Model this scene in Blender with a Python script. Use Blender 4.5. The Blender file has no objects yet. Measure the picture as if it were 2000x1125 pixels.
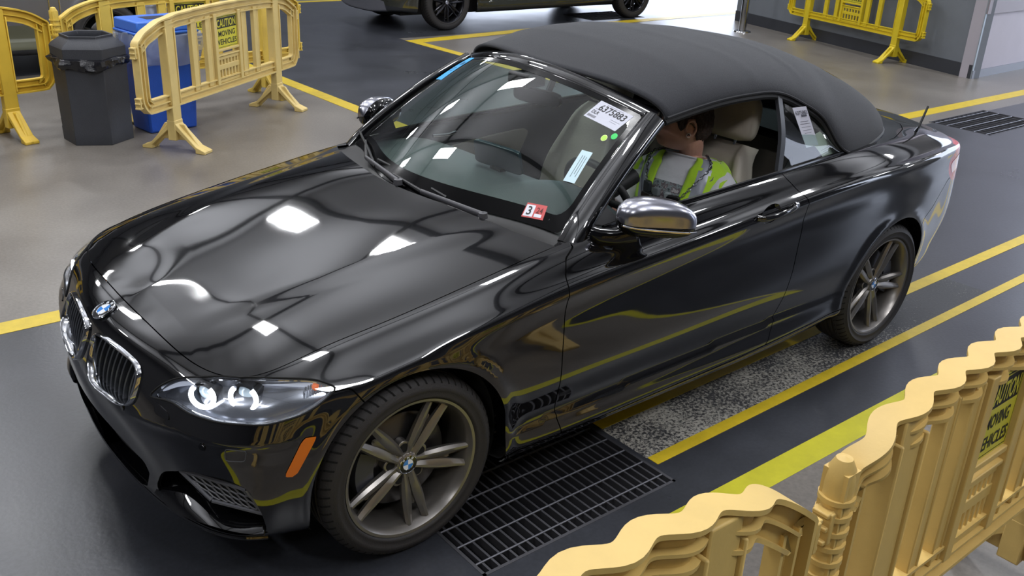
import bpy, bmesh, math, random
import numpy as np
from mathutils import Vector, Matrix, Euler
random.seed(7); np.random.seed(7)
SC = bpy.context.scene
COL = SC.collection
PI = math.pi

# ---------------------------------------------------------------- camera
cam_d = bpy.data.cameras.new('camera'); cam = bpy.data.objects.new('camera', cam_d); COL.objects.link(cam)
cam.location = (1.39396, 2.95572, 2.03800)
cam.rotation_euler = (1.16277, -0.04561, -3.81921)
cam_d.sensor_width = 36.0; cam_d.lens = 1835.38355 / 2000 * 36.0
cam_d.clip_start = 0.05; cam_d.clip_end = 200
SC.camera = cam

# ---------------------------------------------------------------- world, daylight and hall lamps, added ceiling fill
W = bpy.data.worlds.new('daylight'); SC.world = W; W.use_nodes = True
bg = W.node_tree.nodes['Background']; bg.inputs[0].default_value = (0.74, 0.82, 1.0, 1); bg.inputs[1].default_value = 4.4
SC.view_settings.view_transform = 'Standard'; SC.view_settings.look = 'None'
SC.view_settings.gamma = 1; SC.view_settings.exposure = 0.0
SC.view_settings.use_curve_mapping = False

def area_light(name, loc, size, power, rot=(0, 0, 0), color=(1, 1, 1)):
    d = bpy.data.lights.new(name, 'AREA'); d.shape = 'RECTANGLE'; d.size = size[0]; d.size_y = size[1]
    d.energy = power; d.color = color
    o = bpy.data.objects.new(name, d); o.location = loc; o.rotation_euler = rot; COL.objects.link(o); return o
CEIL = 6.0
LAMPS = [(x, y) for x in (4.6, 0.25, -1.95, -6.3, -10.6, -15.0) for y in (4.6, 0.4, -3.5, -7.2, -11.4)]
for (x, y) in LAMPS:
    area_light("hall_lamp", (x, y, 4.90), (0.32, 1.0), 54, color=(0.97, 0.98, 1.0))
    area_light("ceiling_fill", (x, y, 4.94), (1.6, 2.4), 72, rot=(PI, 0, 0), color=(0.97, 0.98, 1.0))  # added upward fill that brightens the ceiling evenly, not a fixture

# ---------------------------------------------------------------- helpers
def lin(c):
    if isinstance(c, str):
        c = [int(c[i:i + 2], 16) / 255 for i in (0, 2, 4)]
    return [(v / 12.92 if v <= .04045 else ((v + .055) / 1.055) ** 2.4) for v in c]

MATS = {}
def mat(name, col, rough=.5, metal=0., spec=.5, ior=None, coat=0., trans=0., emit=None, estr=1., bump=0., bscale=50., vary=0., vscale=8., alpha=1., sheen=0.):
    if name in MATS: return MATS[name]
    m = bpy.data.materials.new(name); m.use_nodes = True; nt = m.node_tree; b = nt.nodes['Principled BSDF']
    c = lin(col); b.inputs['Base Color'].default_value = (*c, 1)
    b.inputs['Roughness'].default_value = rough; b.inputs['Metallic'].default_value = metal
    b.inputs['Specular IOR Level'].default_value = spec
    if ior: b.inputs['IOR'].default_value = ior
    b.inputs['Coat Weight'].default_value = coat
    b.inputs['Transmission Weight'].default_value = trans
    if sheen: b.inputs['Sheen Weight'].default_value = sheen
    if alpha < 1: b.inputs['Alpha'].default_value = alpha
    if emit:
        b.inputs['Emission Color'].default_value = (*lin(emit), 1); b.inputs['Emission Strength'].default_value = estr
    if bump or vary:
        tc = nt.nodes.new('ShaderNodeTexCoord')
    if bump:
        n = nt.nodes.new('ShaderNodeTexNoise'); n.inputs['Scale'].default_value = bscale; n.inputs['Detail'].default_value = 4
        bp = nt.nodes.new('ShaderNodeBump'); bp.inputs['Strength'].default_value = bump; bp.inputs['Distance'].default_value = .01
        nt.links.new(tc.outputs['Object'], n.inputs['Vector']); nt.links.new(n.outputs['Fac'], bp.inputs['Height']); nt.links.new(bp.outputs['Normal'], b.inputs['Normal'])
    if vary:
        n = nt.nodes.new('ShaderNodeTexNoise'); n.inputs['Scale'].default_value = vscale; n.inputs['Detail'].default_value = 5; n.inputs['Roughness'].default_value = .65
        r = nt.nodes.new('ShaderNodeMapRange'); r.inputs['From Min'].default_value = .3; r.inputs['From Max'].default_value = .7
        r.inputs['To Min'].default_value = 1 - vary; r.inputs['To Max'].default_value = 1 + vary
        mx = nt.nodes.new('ShaderNodeMix'); mx.data_type = 'RGBA'; mx.blend_type = 'MULTIPLY'; mx.inputs[0].default_value = 1
        mx.inputs['A'].default_value = (*c, 1)
        nt.links.new(tc.outputs['Object'], n.inputs['Vector']); nt.links.new(n.outputs['Fac'], r.inputs['Value'])
        nt.links.new(r.outputs['Result'], mx.inputs['B']); nt.links.new(mx.outputs['Result'], b.inputs['Base Color'])
    MATS[name] = m; return m

def thin_glass(name, tint, refl=1.0, ior=1.5):
    m = bpy.data.materials.new(name); m.use_nodes = True; nt = m.node_tree; nt.nodes.clear()
    o = nt.nodes.new('ShaderNodeOutputMaterial'); mx = nt.nodes.new('ShaderNodeMixShader')
    t = nt.nodes.new('ShaderNodeBsdfTransparent'); t.inputs[0].default_value = (*lin(tint), 1)
    g = nt.nodes.new('ShaderNodeBsdfGlossy'); g.inputs['Roughness'].default_value = .0; g.inputs[0].default_value = (1, 1, 1, 1)
    lw = nt.nodes.new('ShaderNodeLayerWeight'); lw.inputs[0].default_value = .5
    pw = nt.nodes.new('ShaderNodeMath'); pw.operation = 'POWER'; pw.inputs[1].default_value = 4.0; nt.links.new(lw.outputs['Facing'], pw.inputs[0])
    f = nt.nodes.new('ShaderNodeMath'); f.operation = 'MULTIPLY_ADD'; f.inputs[1].default_value = .75; f.inputs[2].default_value = .055 * refl; nt.links.new(pw.outputs[0], f.inputs[0])
    nt.links.new(f.outputs[0], mx.inputs[0]); nt.links.new(t.outputs[0], mx.inputs[1]); nt.links.new(g.outputs[0], mx.inputs[2])
    nt.links.new(mx.outputs[0], o.inputs[0]); MATS[name] = m; return m

class MB:
    def __init__(s): s.v = []; s.f = []; s.mi = []
    def add(s, vs, fs, mi=0):
        k = len(s.v); s.v += [tuple(map(float, v)) for v in vs]; s.f += [tuple(i + k for i in f) for f in fs]; s.mi += [mi] * len(fs); return s
    def box(s, a, b, mi=0, M=None):
        x0, y0, z0 = a; x1, y1, z1 = b
        vs = [(x0, y0, z0), (x1, y0, z0), (x1, y1, z0), (x0, y1, z0), (x0, y0, z1), (x1, y0, z1), (x1, y1, z1), (x0, y1, z1)]
        if M is not None: vs = [M @ Vector(v) for v in vs]
        return s.add(vs, [(0, 3, 2, 1), (4, 5, 6, 7), (0, 1, 5, 4), (1, 2, 6, 5), (2, 3, 7, 6), (3, 0, 4, 7)], mi)
    def hexa(s, vs, mi=0):
        return s.add(vs, [(0, 3, 2, 1), (4, 5, 6, 7), (0, 1, 5, 4), (1, 2, 6, 5), (2, 3, 7, 6), (3, 0, 4, 7)], mi)
    def tube(s, path, r, n=8, mi=0, caps=True, closed=False, flat=1.0, up=None):
        P = [Vector(p) for p in path]; m = len(P); rings = []
        rr = r if hasattr(r, '__len__') else [r] * m
        U = Vector(up) if up is not None else None; prev = None
        for i in range(m):
            if closed: t = P[(i + 1) % m] - P[(i - 1) % m]
            else: t = P[min(i + 1, m - 1)] - P[max(i - 1, 0)]
            t.normalize()
            if U is not None: a = U - t * U.dot(t)
            elif prev is None: a = Vector((0, 0, 1)) - t * t.z if abs(t.z) < .9 else Vector((1, 0, 0)) - t * t.x
            else: a = prev - t * prev.dot(t)
            a.normalize(); prev = a; b = t.cross(a)
            rings.append([P[i] + a * (math.cos(2 * PI * k / n) * rr[i]) + b * (math.sin(2 * PI * k / n) * rr[i] * flat) for k in range(n)])
        vs = [v for R in rings for v in R]; fs = []
        for i in range(m if closed else m - 1):
            j = (i + 1) % m
            for k in range(n): fs.append((i * n + k, i * n + (k + 1) % n, j * n + (k + 1) % n, j * n + k))
        if caps and not closed: fs.append(tuple(range(n))[::-1]); fs.append(tuple((m - 1) * n + k for k in range(n)))
        return s.add(vs, fs, mi)
    def sweep(s, path, prof, ups, mi=0, closed=False, caps=True):
        """prof: list of (side, up) offsets; ups: an up vector per path point"""
        P = [Vector(p) for p in path]; m = len(P); n = len(prof); vs = []
        for i in range(m):
            if closed: t = P[(i + 1) % m] - P[(i - 1) % m]
            else: t = P[min(i + 1, m - 1)] - P[max(i - 1, 0)]
            t.normalize(); u = Vector(ups[i]) if hasattr(ups[0], '__len__') else Vector(ups)
            u = (u - t * u.dot(t)).normalized(); b = t.cross(u)
            pr = prof[i] if hasattr(prof[0][0], '__len__') else prof
            n = len(pr)
            vs += [P[i] + b * p[0] + u * p[1] for p in pr]
        fs = []
        for i in range(m if closed else m - 1):
            j = (i + 1) % m
            for k in range(n): fs.append((i * n + k, i * n + (k + 1) % n, j * n + (k + 1) % n, j * n + k))
        if caps and not closed: fs.append(tuple(range(n))[::-1]); fs.append(tuple((m - 1) * n + k for k in range(n)))
        return s.add(vs, fs, mi)
    def prism(s, poly, h, M=None, mi=0):
        """poly in xy, extruded along z from h[0] to h[1]"""
        n = len(poly); vs = [Vector((x, y, h[0])) for x, y in poly] + [Vector((x, y, h[1])) for x, y in poly]
        if M is not None: vs = [M @ v for v in vs]
        fs = [tuple(range(n))[::-1], tuple(range(n, 2 * n))] + [(i, (i + 1) % n, n + (i + 1) % n, n + i) for i in range(n)]
        return s.add(vs, fs, mi)
    def lathe(s, prof, n=64, M=None, mi=0, closed=False):
        """prof (r, z) about z"""
        m = len(prof); vs = []
        for k in range(n):
            a = 2 * PI * k / n
            for r, z in prof:
                v = Vector((r * math.cos(a), r * math.sin(a), z)); vs.append(M @ v if M is not None else v)
        fs = []
        for k in range(n):
            k2 = (k + 1) % n
            for i in range(m if closed else m - 1):
                j = (i + 1) % m
                fs.append((k * m + i, k2 * m + i, k2 * m + j, k * m + j))
        return s.add(vs, fs, mi)
    def grid(s, G, mi=0, closed=False):
        """G[i][j] points"""
        a = len(G); b = len(G[0]); vs = [p for R in G for p in R]; fs = []
        for i in range(a - 1):
            for j in range(b if closed else b - 1):
                j2 = (j + 1) % b; fs.append((i * b + j, i * b + j2, (i + 1) * b + j2, (i + 1) * b + j))
        return s.add(vs, fs, mi)

def link(o, parent=None):
    COL.objects.link(o)
    if parent is not None:
        o.parent = parent
        # children are modelled in world coordinates: undo the parents' transforms
        M = Matrix.Identity(4); p = parent
        chain = []
        while p is not None: chain.append(p); p = p.parent
        for q in reversed(chain):
            M = M @ q.matrix_parent_inverse @ Matrix.LocRotScale(q.location, q.rotation_euler, q.scale)
        o.matrix_parent_inverse = M.inverted()
    return o

def obj(name, mb, mats, parent=None, smooth=True, angle=40, bevel=0, sub=0, normals=None, solid=0, local=False):
    me = bpy.data.meshes.new(name); me.from_pydata(mb.v, [], mb.f); me.validate(); me.update()
    if not isinstance(mats, (list, tuple)): mats = [mats]
    for m in mats: me.materials.append(m)
    if len(mats) > 1 and len(mb.mi) == len(me.polygons): me.polygons.foreach_set('material_index', mb.mi)
    if smooth:
        me.polygons.foreach_set('use_smooth', [True] * len(me.polygons))
        if normals is not None: me.normals_split_custom_set_from_vertices(normals)
        elif angle < 180:
            try: me.set_sharp_from_angle(angle=math.radians(angle))
            except Exception: pass
    o = bpy.data.objects.new(name, me)
    if local and parent is not None:
        COL.objects.link(o); o.parent = parent
    else: link(o, parent)
    if bevel:
        b = o.modifiers.new('bevel', 'BEVEL'); b.width = bevel; b.segments = 2; b.limit_method = 'ANGLE'; b.angle_limit = math.radians(35)
        b.harden_normals = False
    if sub:
        b = o.modifiers.new('sub', 'SUBSURF'); b.levels = sub; b.render_levels = sub
    if solid:
        b = o.modifiers.new('solid', 'SOLIDIFY'); b.thickness = solid; b.offset = -1
    return o

def empty(name, loc, label=None, cat=None, group=None, rz=0):
    o = bpy.data.objects.new(name, None); o.empty_display_size = .1; COL.objects.link(o); o.location = loc; o.rotation_euler = (0, 0, rz)
    return tag(o, label, cat, group)
def tag(o, label=None, cat=None, group=None, kind=None):
    if label: o['label'] = label
    if cat: o['category'] = cat
    if group: o['group'] = group
    if kind: o['kind'] = kind
    return o
def struct(o): o['kind'] = 'structure'; return o
def copy_tree(o, parent=None):
    c = o.copy(); COL.objects.link(c)
    if parent is not None: c.parent = parent
    for ch in list(o.children): copy_tree(ch, c)
    return c

def text_mesh(body, size, width=None, height=None, bold=0.0, depth=0.0):
    """returns verts (x right, y up, origin at the centre of the text) and faces of the word"""
    cu = bpy.data.curves.new('t', 'FONT'); cu.body = body; cu.size = size; cu.offset = bold; cu.align_x = 'CENTER'; cu.resolution_u = 3
    o = bpy.data.objects.new('t', cu); COL.objects.link(o)
    dg = bpy.context.evaluated_depsgraph_get(); me = bpy.data.meshes.new_from_object(o.evaluated_get(dg))
    vs = np.array([v.co[:] for v in me.vertices]); fs = [tuple(p.vertices) for p in me.polygons]
    bpy.data.objects.remove(o); bpy.data.curves.remove(cu); bpy.data.meshes.remove(me)
    mn = vs.min(0); mx = vs.max(0); vs = vs - (mn + mx) / 2
    if width: vs[:, 0] *= width / (mx[0] - mn[0])
    if height: vs[:, 1] *= height / (mx[1] - mn[1])
    return vs[:, :2], fs

def frame(o, x, y):
    """matrix from a local (x right, y up, z out) frame to world"""
    X = Vector(x).normalized(); Y = Vector(y); Y = (Y - X * Y.dot(X)).normalized(); Z = X.cross(Y)
    M = Matrix.Identity(4); M.col[0][:3] = X; M.col[1][:3] = Y; M.col[2][:3] = Z; M.col[3][:3] = Vector(o); return M
def add_text(mb, body, M, cx, cy, w, h, z=.0006, bold=0.0, mi=0):
    vs, fs = text_mesh(body, 1.0, w, h, bold)
    mb.add([M @ Vector((x + cx, y + cy, z)) for x, y in vs], fs, mi)
def cr(pts, n):
    """Catmull-Rom through pts, n steps a span"""
    P = np.array(pts, float); out = []
    E = np.vstack([2 * P[0] - P[1], P, 2 * P[-1] - P[-2]])
    for i in range(len(P) - 1):
        a, b, c, d = E[i:i + 4]
        for t in np.linspace(0, 1, n, endpoint=False):
            out.append(.5 * ((2 * b) + (c - a) * t + (2 * a - 5 * b + 4 * c - d) * t * t + (3 * b - a - 3 * c + d) * t ** 3))
    out.append(P[-1]); return np.array(out)
# ---------------------------------------------------------------- materials
def floor_mat(name, a, b, rough, rvar=.08, scale=1.2, streak=None):
    m = bpy.data.materials.new(name); m.use_nodes = True; nt = m.node_tree; B = nt.nodes['Principled BSDF']; L = nt.links
    tc = nt.nodes.new('ShaderNodeTexCoord')
    n = nt.nodes.new('ShaderNodeTexNoise'); n.inputs['Scale'].default_value = scale; n.inputs['Detail'].default_value = 7; n.inputs['Roughness'].default_value = .62
    L.new(tc.outputs['Object'], n.inputs['Vector'])
    r = nt.nodes.new('ShaderNodeValToRGB'); r.color_ramp.elements[0].position = .35; r.color_ramp.elements[1].position = .68
    r.color_ramp.elements[0].color = (*lin(a), 1); r.color_ramp.elements[1].color = (*lin(b), 1)
    L.new(n.outputs['Fac'], r.inputs[0])
    n2 = nt.nodes.new('ShaderNodeTexNoise'); n2.inputs['Scale'].default_value = 60; n2.inputs['Detail'].default_value = 6
    L.new(tc.outputs['Object'], n2.inputs['Vector'])
    mr = nt.nodes.new('ShaderNodeMapRange'); mr.inputs['From Min'].default_value = .3; mr.inputs['From Max'].default_value = .7; mr.inputs['To Min'].default_value = .86; mr.inputs['To Max'].default_value = 1.14
    L.new(n2.outputs['Fac'], mr.inputs['Value'])
    mx = nt.nodes.new('ShaderNodeMix'); mx.data_type = 'RGBA'; mx.blend_type = 'MULTIPLY'; mx.inputs[0].default_value = 1
    L.new(r.outputs[0], mx.inputs['A']); L.new(mr.outputs[0], mx.inputs['B'])
    # a few light scuffs
    w = nt.nodes.new('ShaderNodeTexNoise'); w.inputs['Scale'].default_value = 9; w.inputs['Detail'].default_value = 10; w.inputs['Roughness'].default_value = .8
    L.new(tc.outputs['Object'], w.inputs['Vector'])
    wr = nt.nodes.new('ShaderNodeMapRange'); wr.inputs['From Min'].default_value = .72; wr.inputs['From Max'].default_value = .76; L.new(w.outputs['Fac'], wr.inputs['Value'])
    m2 = nt.nodes.new('ShaderNodeMix'); m2.data_type = 'RGBA'; m2.inputs['B'].default_value = (.35, .35, .36, 1)
    L.new(wr.outputs[0], m2.inputs[0]); L.new(mx.outputs['Result'], m2.inputs['A'])
    L.new(m2.outputs['Result'], B.inputs['Base Color'])
    rr = nt.nodes.new('ShaderNodeMapRange'); rr.inputs['To Min'].default_value = rough - rvar; rr.inputs['To Max'].default_value = rough + rvar
    L.new(n.outputs['Fac'], rr.inputs['Value']); L.new(rr.outputs[0], B.inputs['Roughness'])
    bp = nt.nodes.new('ShaderNodeBump'); bp.inputs['Strength'].default_value = .12; bp.inputs['Distance'].default_value = .004
    L.new(n2.outputs['Fac'], bp.inputs['Height']); L.new(bp.outputs[0], B.inputs['Normal'])
    B.inputs['Specular IOR Level'].default_value = .5
    return m
M_tan = floor_mat('grey_epoxy_floor', '69645f', '79746e', .32)
M_lane = floor_mat('dark_epoxy_lane', '2c2e33', '3b3d44', .30)
M_line = mat('yellow_line_paint', 'c8ad22', .42, vary=.10, vscale=14, bump=.05, bscale=90)
M_line2 = mat('lime_yellow_line_paint', 'b9b322', .42, vary=.10, vscale=10, bump=.05, bscale=90)

# bare, worn concrete between the wheel track lines
def worn_mat():
    m = bpy.data.materials.new('worn_lane_concrete'); m.use_nodes = True; nt = m.node_tree; B = nt.nodes['Principled BSDF']; L = nt.links
    tc = nt.nodes.new('ShaderNodeTexCoord')
    n = nt.nodes.new('ShaderNodeTexNoise'); n.inputs['Scale'].default_value = 75; n.inputs['Detail'].default_value = 5; n.inputs['Roughness'].default_value = .75
    L.new(tc.outputs['Object'], n.inputs['Vector'])
    big = nt.nodes.new('ShaderNodeTexNoise'); big.inputs['Scale'].default_value = 3.2; big.inputs['Detail'].default_value = 6; L.new(tc.outputs['Object'], big.inputs['Vector'])
    sp = nt.nodes.new('ShaderNodeSeparateXYZ'); L.new(tc.outputs['Object'], sp.inputs[0])
    # wear fades out towards the rear wheel
    fx = nt.nodes.new('ShaderNodeMapRange'); fx.inputs['From Min'].default_value = -3.6; fx.inputs['From Max'].default_value = -2.2; fx.inputs['To Min'].default_value = -.16; fx.inputs['To Max'].default_value = .04
    L.new(sp.outputs['X'], fx.inputs['Value'])
    ad = nt.nodes.new('ShaderNodeMath'); ad.operation = 'ADD'; L.new(n.outputs['Fac'], ad.inputs[0]); L.new(fx.outputs[0], ad.inputs[1])
    b2 = nt.nodes.new('ShaderNodeMapRange'); b2.inputs['From Min'].default_value = .3; b2.inputs['From Max'].default_value = .7; b2.inputs['To Min'].default_value = -.10; b2.inputs['To Max'].default_value = .10
    L.new(big.outputs['Fac'], b2.inputs['Value'])
    ad2 = nt.nodes.new('ShaderNodeMath'); ad2.operation = 'ADD'; L.new(ad.outputs[0], ad2.inputs[0]); L.new(b2.outputs[0], ad2.inputs[1])
    r = nt.nodes.new('ShaderNodeValToRGB'); r.color_ramp.elements[0].position = .47; r.color_ramp.elements[1].position = .60
    r.color_ramp.elements[0].color = (*lin('2b2c30'), 1); r.color_ramp.elements[1].color = (*lin('aaa79e'), 1)
    L.new(ad2.outputs[0], r.inputs[0]); L.new(r.outputs[0], B.inputs['Base Color']); B.inputs['Roughness'].default_value = .6
    bp = nt.nodes.new('ShaderNodeBump'); bp.inputs['Strength'].default_value = .5; bp.inputs['Distance'].default_value = .004
    L.new(n.outputs['Fac'], bp.inputs['Height']); L.new(bp.outputs[0], B.inputs['Normal'])
    return m
M_worn = worn_mat()

def slab(name, poly, z0, z1, m):
    mb = MB(); mb.prism(poly, (z0, z1)); return struct(obj(name, mb, m, smooth=False))
def rect(x0, y0, x1, y1): return [(min(x0, x1), min(y0, y1)), (max(x0, x1), min(y0, y1)), (max(x0, x1), max(y0, y1)), (min(x0, x1), max(y0, y1))]

# the floor: grey epoxy, with pits under the gratings
GR = [(-1.01, .18, -.105, 1.10), (-9.0, -1.66, -7.86, -1.03), (-10.95, -9.40, -9.72, -8.58)]   # x0,y0,x1,y1
def floor_with_pits():
    xs = sorted({-16., 9.} | {g[0] for g in GR} | {g[2] for g in GR}); ys = sorted({-22., 9.} | {g[1] for g in GR} | {g[3] for g in GR})
    mb = MB()
    for i in range(len(xs) - 1):
        for j in range(len(ys) - 1):
            cx = (xs[i] + xs[i + 1]) / 2; cy = (ys[j] + ys[j + 1]) / 2; mi = 0
            if any(g[0] < cx < g[2] and g[1] < cy < g[3] for g in GR): continue
            mb.add([(xs[i], ys[j], 0), (xs[i + 1], ys[j], 0), (xs[i + 1], ys[j + 1], 0), (xs[i], ys[j + 1], 0)], [(0, 1, 2, 3)])
    for x0, y0, x1, y1 in GR:
        d = -.35
        vs = [(x0, y0, 0), (x1, y0, 0), (x1, y1, 0), (x0, y1, 0), (x0, y0, d), (x1, y0, d), (x1, y1, d), (x0, y1, d)]
        mb.add(vs, [(4, 5, 6, 7), (0, 1, 5, 4), (1, 2, 6, 5), (2, 3, 7, 6), (3, 0, 4, 7)], 1)
    return obj('floor', mb, [M_tan, mat('pit_concrete', '17171a', .9)], smooth=False)
struct(floor_with_pits())
T = .0016
def lane_pieces(name, x0, y0, x1, y1):
    """dark lane coating, leaving the pits open"""
    xs = sorted({x0, x1} | {v for g in GR for v in (g[0], g[2]) if x0 < v < x1}); ys = sorted({y0, y1} | {v for g in GR for v in (g[1], g[3]) if y0 < v < y1})
    mb = MB()
    for i in range(len(xs) - 1):
        for j in range(len(ys) - 1):
            cx = (xs[i] + xs[i + 1]) / 2; cy = (ys[j] + ys[j + 1]) / 2
            if any(g[0] < cx < g[2] and g[1] < cy < g[3] for g in GR): continue
            mb.add([(xs[i], ys[j], T), (xs[i + 1], ys[j], T), (xs[i + 1], ys[j + 1], T), (xs[i], ys[j + 1], T)], [(0, 1, 2, 3)])
    return struct(obj(name, mb, M_lane, smooth=False))
lane_pieces('floor', -16, -1.62, 9, 9)
WEDGE = [(-2.72, 1.28), (6, 1.28), (6, 3.15), (-1.75, 2.75)]
slab('floor', WEDGE, 0.0, T + .0008, M_tan)
lane_pieces('floor', -5.72, -12.1, -3.1, -1.62)
lane_pieces('floor', -16, -12.1, -5.72, -8.22)
lane_pieces('floor', -3.1, -12.1, 6.0, -7.6)
T2 = .0032
def line(name, poly, m=None): return slab('trim_%d' % (1 + sum(o.name.startswith('trim_') for o in bpy.data.objects)), poly, 0.0, T2, m or M_line)
line('left_line', rect(-2.98, -1.66, 9, -1.53))
line('cross_line', rect(-3.14, -11.9, -2.99, -1.66))
line('chevron_line', [(-5.70, -8.02), (-5.70, -1.9), (-5.84, -1.9), (-5.84, -7.80), (-8.4, -8.10), (-16, -8.45), (-16, -8.66), (-8.4, -8.32)])
line('rear_line', rect(-16, -2.0, -5.70, -1.84))
line('far_line', rect(-16, -12.25, 6, -12.1))
line('track_line_outer', [(-1.035, .985), (-1.035, .930), (-9, .770), (-9, .835)])
line('track_line_inner', [(-1.035, .676), (-1.035, .60), (-9, .45), (-9, .53)])
line('walkway_line', [(5, 1.225), (5, 1.335), (-2.60, 1.335), (-2.70, 1.222)], M_line2)
line('walkway_far_line', [(-2.70, 1.24), (-2.60, 1.335), (-1.70, 2.68), (6, 3.05), (6, 3.15), (-1.76, 2.78)], M_line2)
slab('floor', [(-1.03, .675), (-1.03, .931), (-3.9, .872), (-3.9, .62)], 0.0, T + .0006, M_worn)

# floor gratings
M_grate = mat('galvanised_grate', '6f7076', .38, metal=.8)
M_grate_d = mat('grate_bearing_bars', '56565b', .5, metal=.6)
def grate(name, g, n_rod_y, pitch, label, rods=None):
    x0, y0, x1, y1 = g; r = empty(name, (x0, y0, 0), label, 'floor grate', 'steel floor grates in the lanes')
    mb = MB(); w = .012
    for a, b in (((x0, y0), (x1, y0 + w)), ((x0, y1 - w), (x1, y1)), ((x0, y0), (x0 + w, y1)), ((x1 - w, y0), (x1, y1))):
        mb.box((a[0], a[1], -.04), (b[0], b[1], .003))
    obj('frame', mb, M_grate_d, r, smooth=False)
    mb = MB(); n = int((x1 - x0) / pitch)
    for i in range(1, n): x = x0 + (x1 - x0) * i / n; mb.box((x - .0042, y0 + w, -.035), (x + .0042, y1 - w, -.001))
    obj('bearing_bars', mb, M_grate_d, r, smooth=False)
    mb = MB()
    for y in rods: mb.tube([(x0 + w, y, 0), (x1 - w, y, 0)], .0042, 6)
    obj('cross_rods', mb, M_grate, r)
grate('floor_grate', GR[0], 5, .037, 'steel floor grate beside the front wheel of the black convertible', [.34, .44, .54, .64, .74, .838, .936, 1.038])
grate('floor_grate', GR[1], 4, .09, 'steel floor grate on the right, behind the tail of the convertible', [-1.60, -1.48, -1.34, -1.20, -1.08])
grate('floor_grate', GR[2], 4, .09, 'steel floor grate under the rear wheel of the far car', [-9.3, -9.15, -9.0, -8.85, -8.7])

# walls, ceiling
M_wall = mat('grey_painted_wall', '6f747b', .6, vary=.06, vscale=2)
M_wallw = mat('white_painted_wall', 'aca6ae', .6, vary=.03, vscale=3)
M_base = mat('dark_wall_base', '33353b', .55)
WA = Vector((-10.80, -2.72, 0)); WB = Vector((-12.30, -7.70, 0)); WC = Vector((-16, -2.90, 0))
def wall(name, a, b, z0, z1, th, m, nrm, off=0.0):
    d = (b - a).normalized(); n = Vector(nrm); A = a + n * off; B_ = b + n * off
    mb = MB(); mb.hexa([(A.x, A.y, z0), (B_.x, B_.y, z0), (B_.x - n.x * th, B_.y - n.y * th, z0), (A.x - n.x * th, A.y - n.y * th, z0),
                        (A.x, A.y, z1), (B_.x, B_.y, z1), (B_.x - n.x * th, B_.y - n.y * th, z1), (A.x - n.x * th, A.y - n.y * th, z1)])
    return struct(obj(name, mb, m, smooth=False))
dW = (WB - WA).normalized(); nW = Vector((-dW.y, dW.x, 0))
if nW.x < 0: nW = -nW
wall('wall_partition', WA, WB, 0, CEIL, .15, M_wall, nW)
wall('baseboard_partition', WA, WB, 0, .17, .015, M_base, nW, .015)
dC = (WC - WA).normalized(); nC = Vector((-dC.y, dC.x, 0))
if nC.y < 0: nC = -nC
wall('wall_office', WA, WC, 0, CEIL, .15, M_wallw, nC, .001)
wall('baseboard_office', WA, WC, 0, .10, .02, mat('grey_vinyl_base', '7b7f88', .4), nC, .02)
wall('trim_9', WA - dC * 0.0, WC, .80, .97, .03, mat('mauve_wall_rail', '8d868c', .5), nC, .03)
wall('trim_10', WA + nW * .004 - dW * .0, WA - dC * -.05, 0, CEIL, .012, mat('corner_guard', '9aa3ab', .35, metal=.4), nC, .012)
mb = MB(); mb.box((-16, -22, CEIL), (9, 9, CEIL + .1)); struct(obj('ceiling', mb, mat('white_hall_ceiling', 'a9aaae', .8), smooth=False))
mb = MB()
for x in range(-15, 9, 3): mb.box((x, -22, CEIL - .18), (x + .08, 9, CEIL))
for y in range(-20, 9, 5): mb.box((-16, y, CEIL - .26), (9, y + .1, CEIL - .16))
struct(obj('ceiling', mb, mat('dark_steel_joist', '303236', .6), smooth=False))
M_back = mat('hall_wall', '8b8b8c', .7, vary=.05)
for nm, a, b in (('wall_back', (-16, -22.2, 0), (9, -22, CEIL)), ('wall_left', (8.9, -22, 0), (9.1, 9, CEIL)), ('wall_right', (-13.6, 8.8, 0), (9, 9, CEIL))):
    mb = MB(); mb.box(a, b); struct(obj(nm, mb, mat('dark_hall_wall', '4c4c4f', .7, vary=.05) if nm != 'wall_back' else M_back, smooth=False))
# end wall with open vehicle doors
mb = MB()
for y0, y1, z0, z1 in ((-22, -21, 0, CEIL), (-8.6, -3.2, 0, CEIL), (3.4, 9, 0, CEIL), (-21, -8.6, 4.9, CEIL), (-3.2, 3.4, 4.9, CEIL)):
    mb.box((-16.2, y0, z0), (-16, y1, z1))
struct(obj('wall_end', mb, M_back, smooth=False))
# pavement in the daylight outside the doors
mb = MB(); mb.box((-60, -40, -.2), (-16.2, 30, -.02)); mb.box((-16.2, 9.0, -.2), (9, 30, -.02)); struct(obj('floor', mb, mat('outside_concrete', 'b0b0ae', .9), smooth=False))
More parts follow.
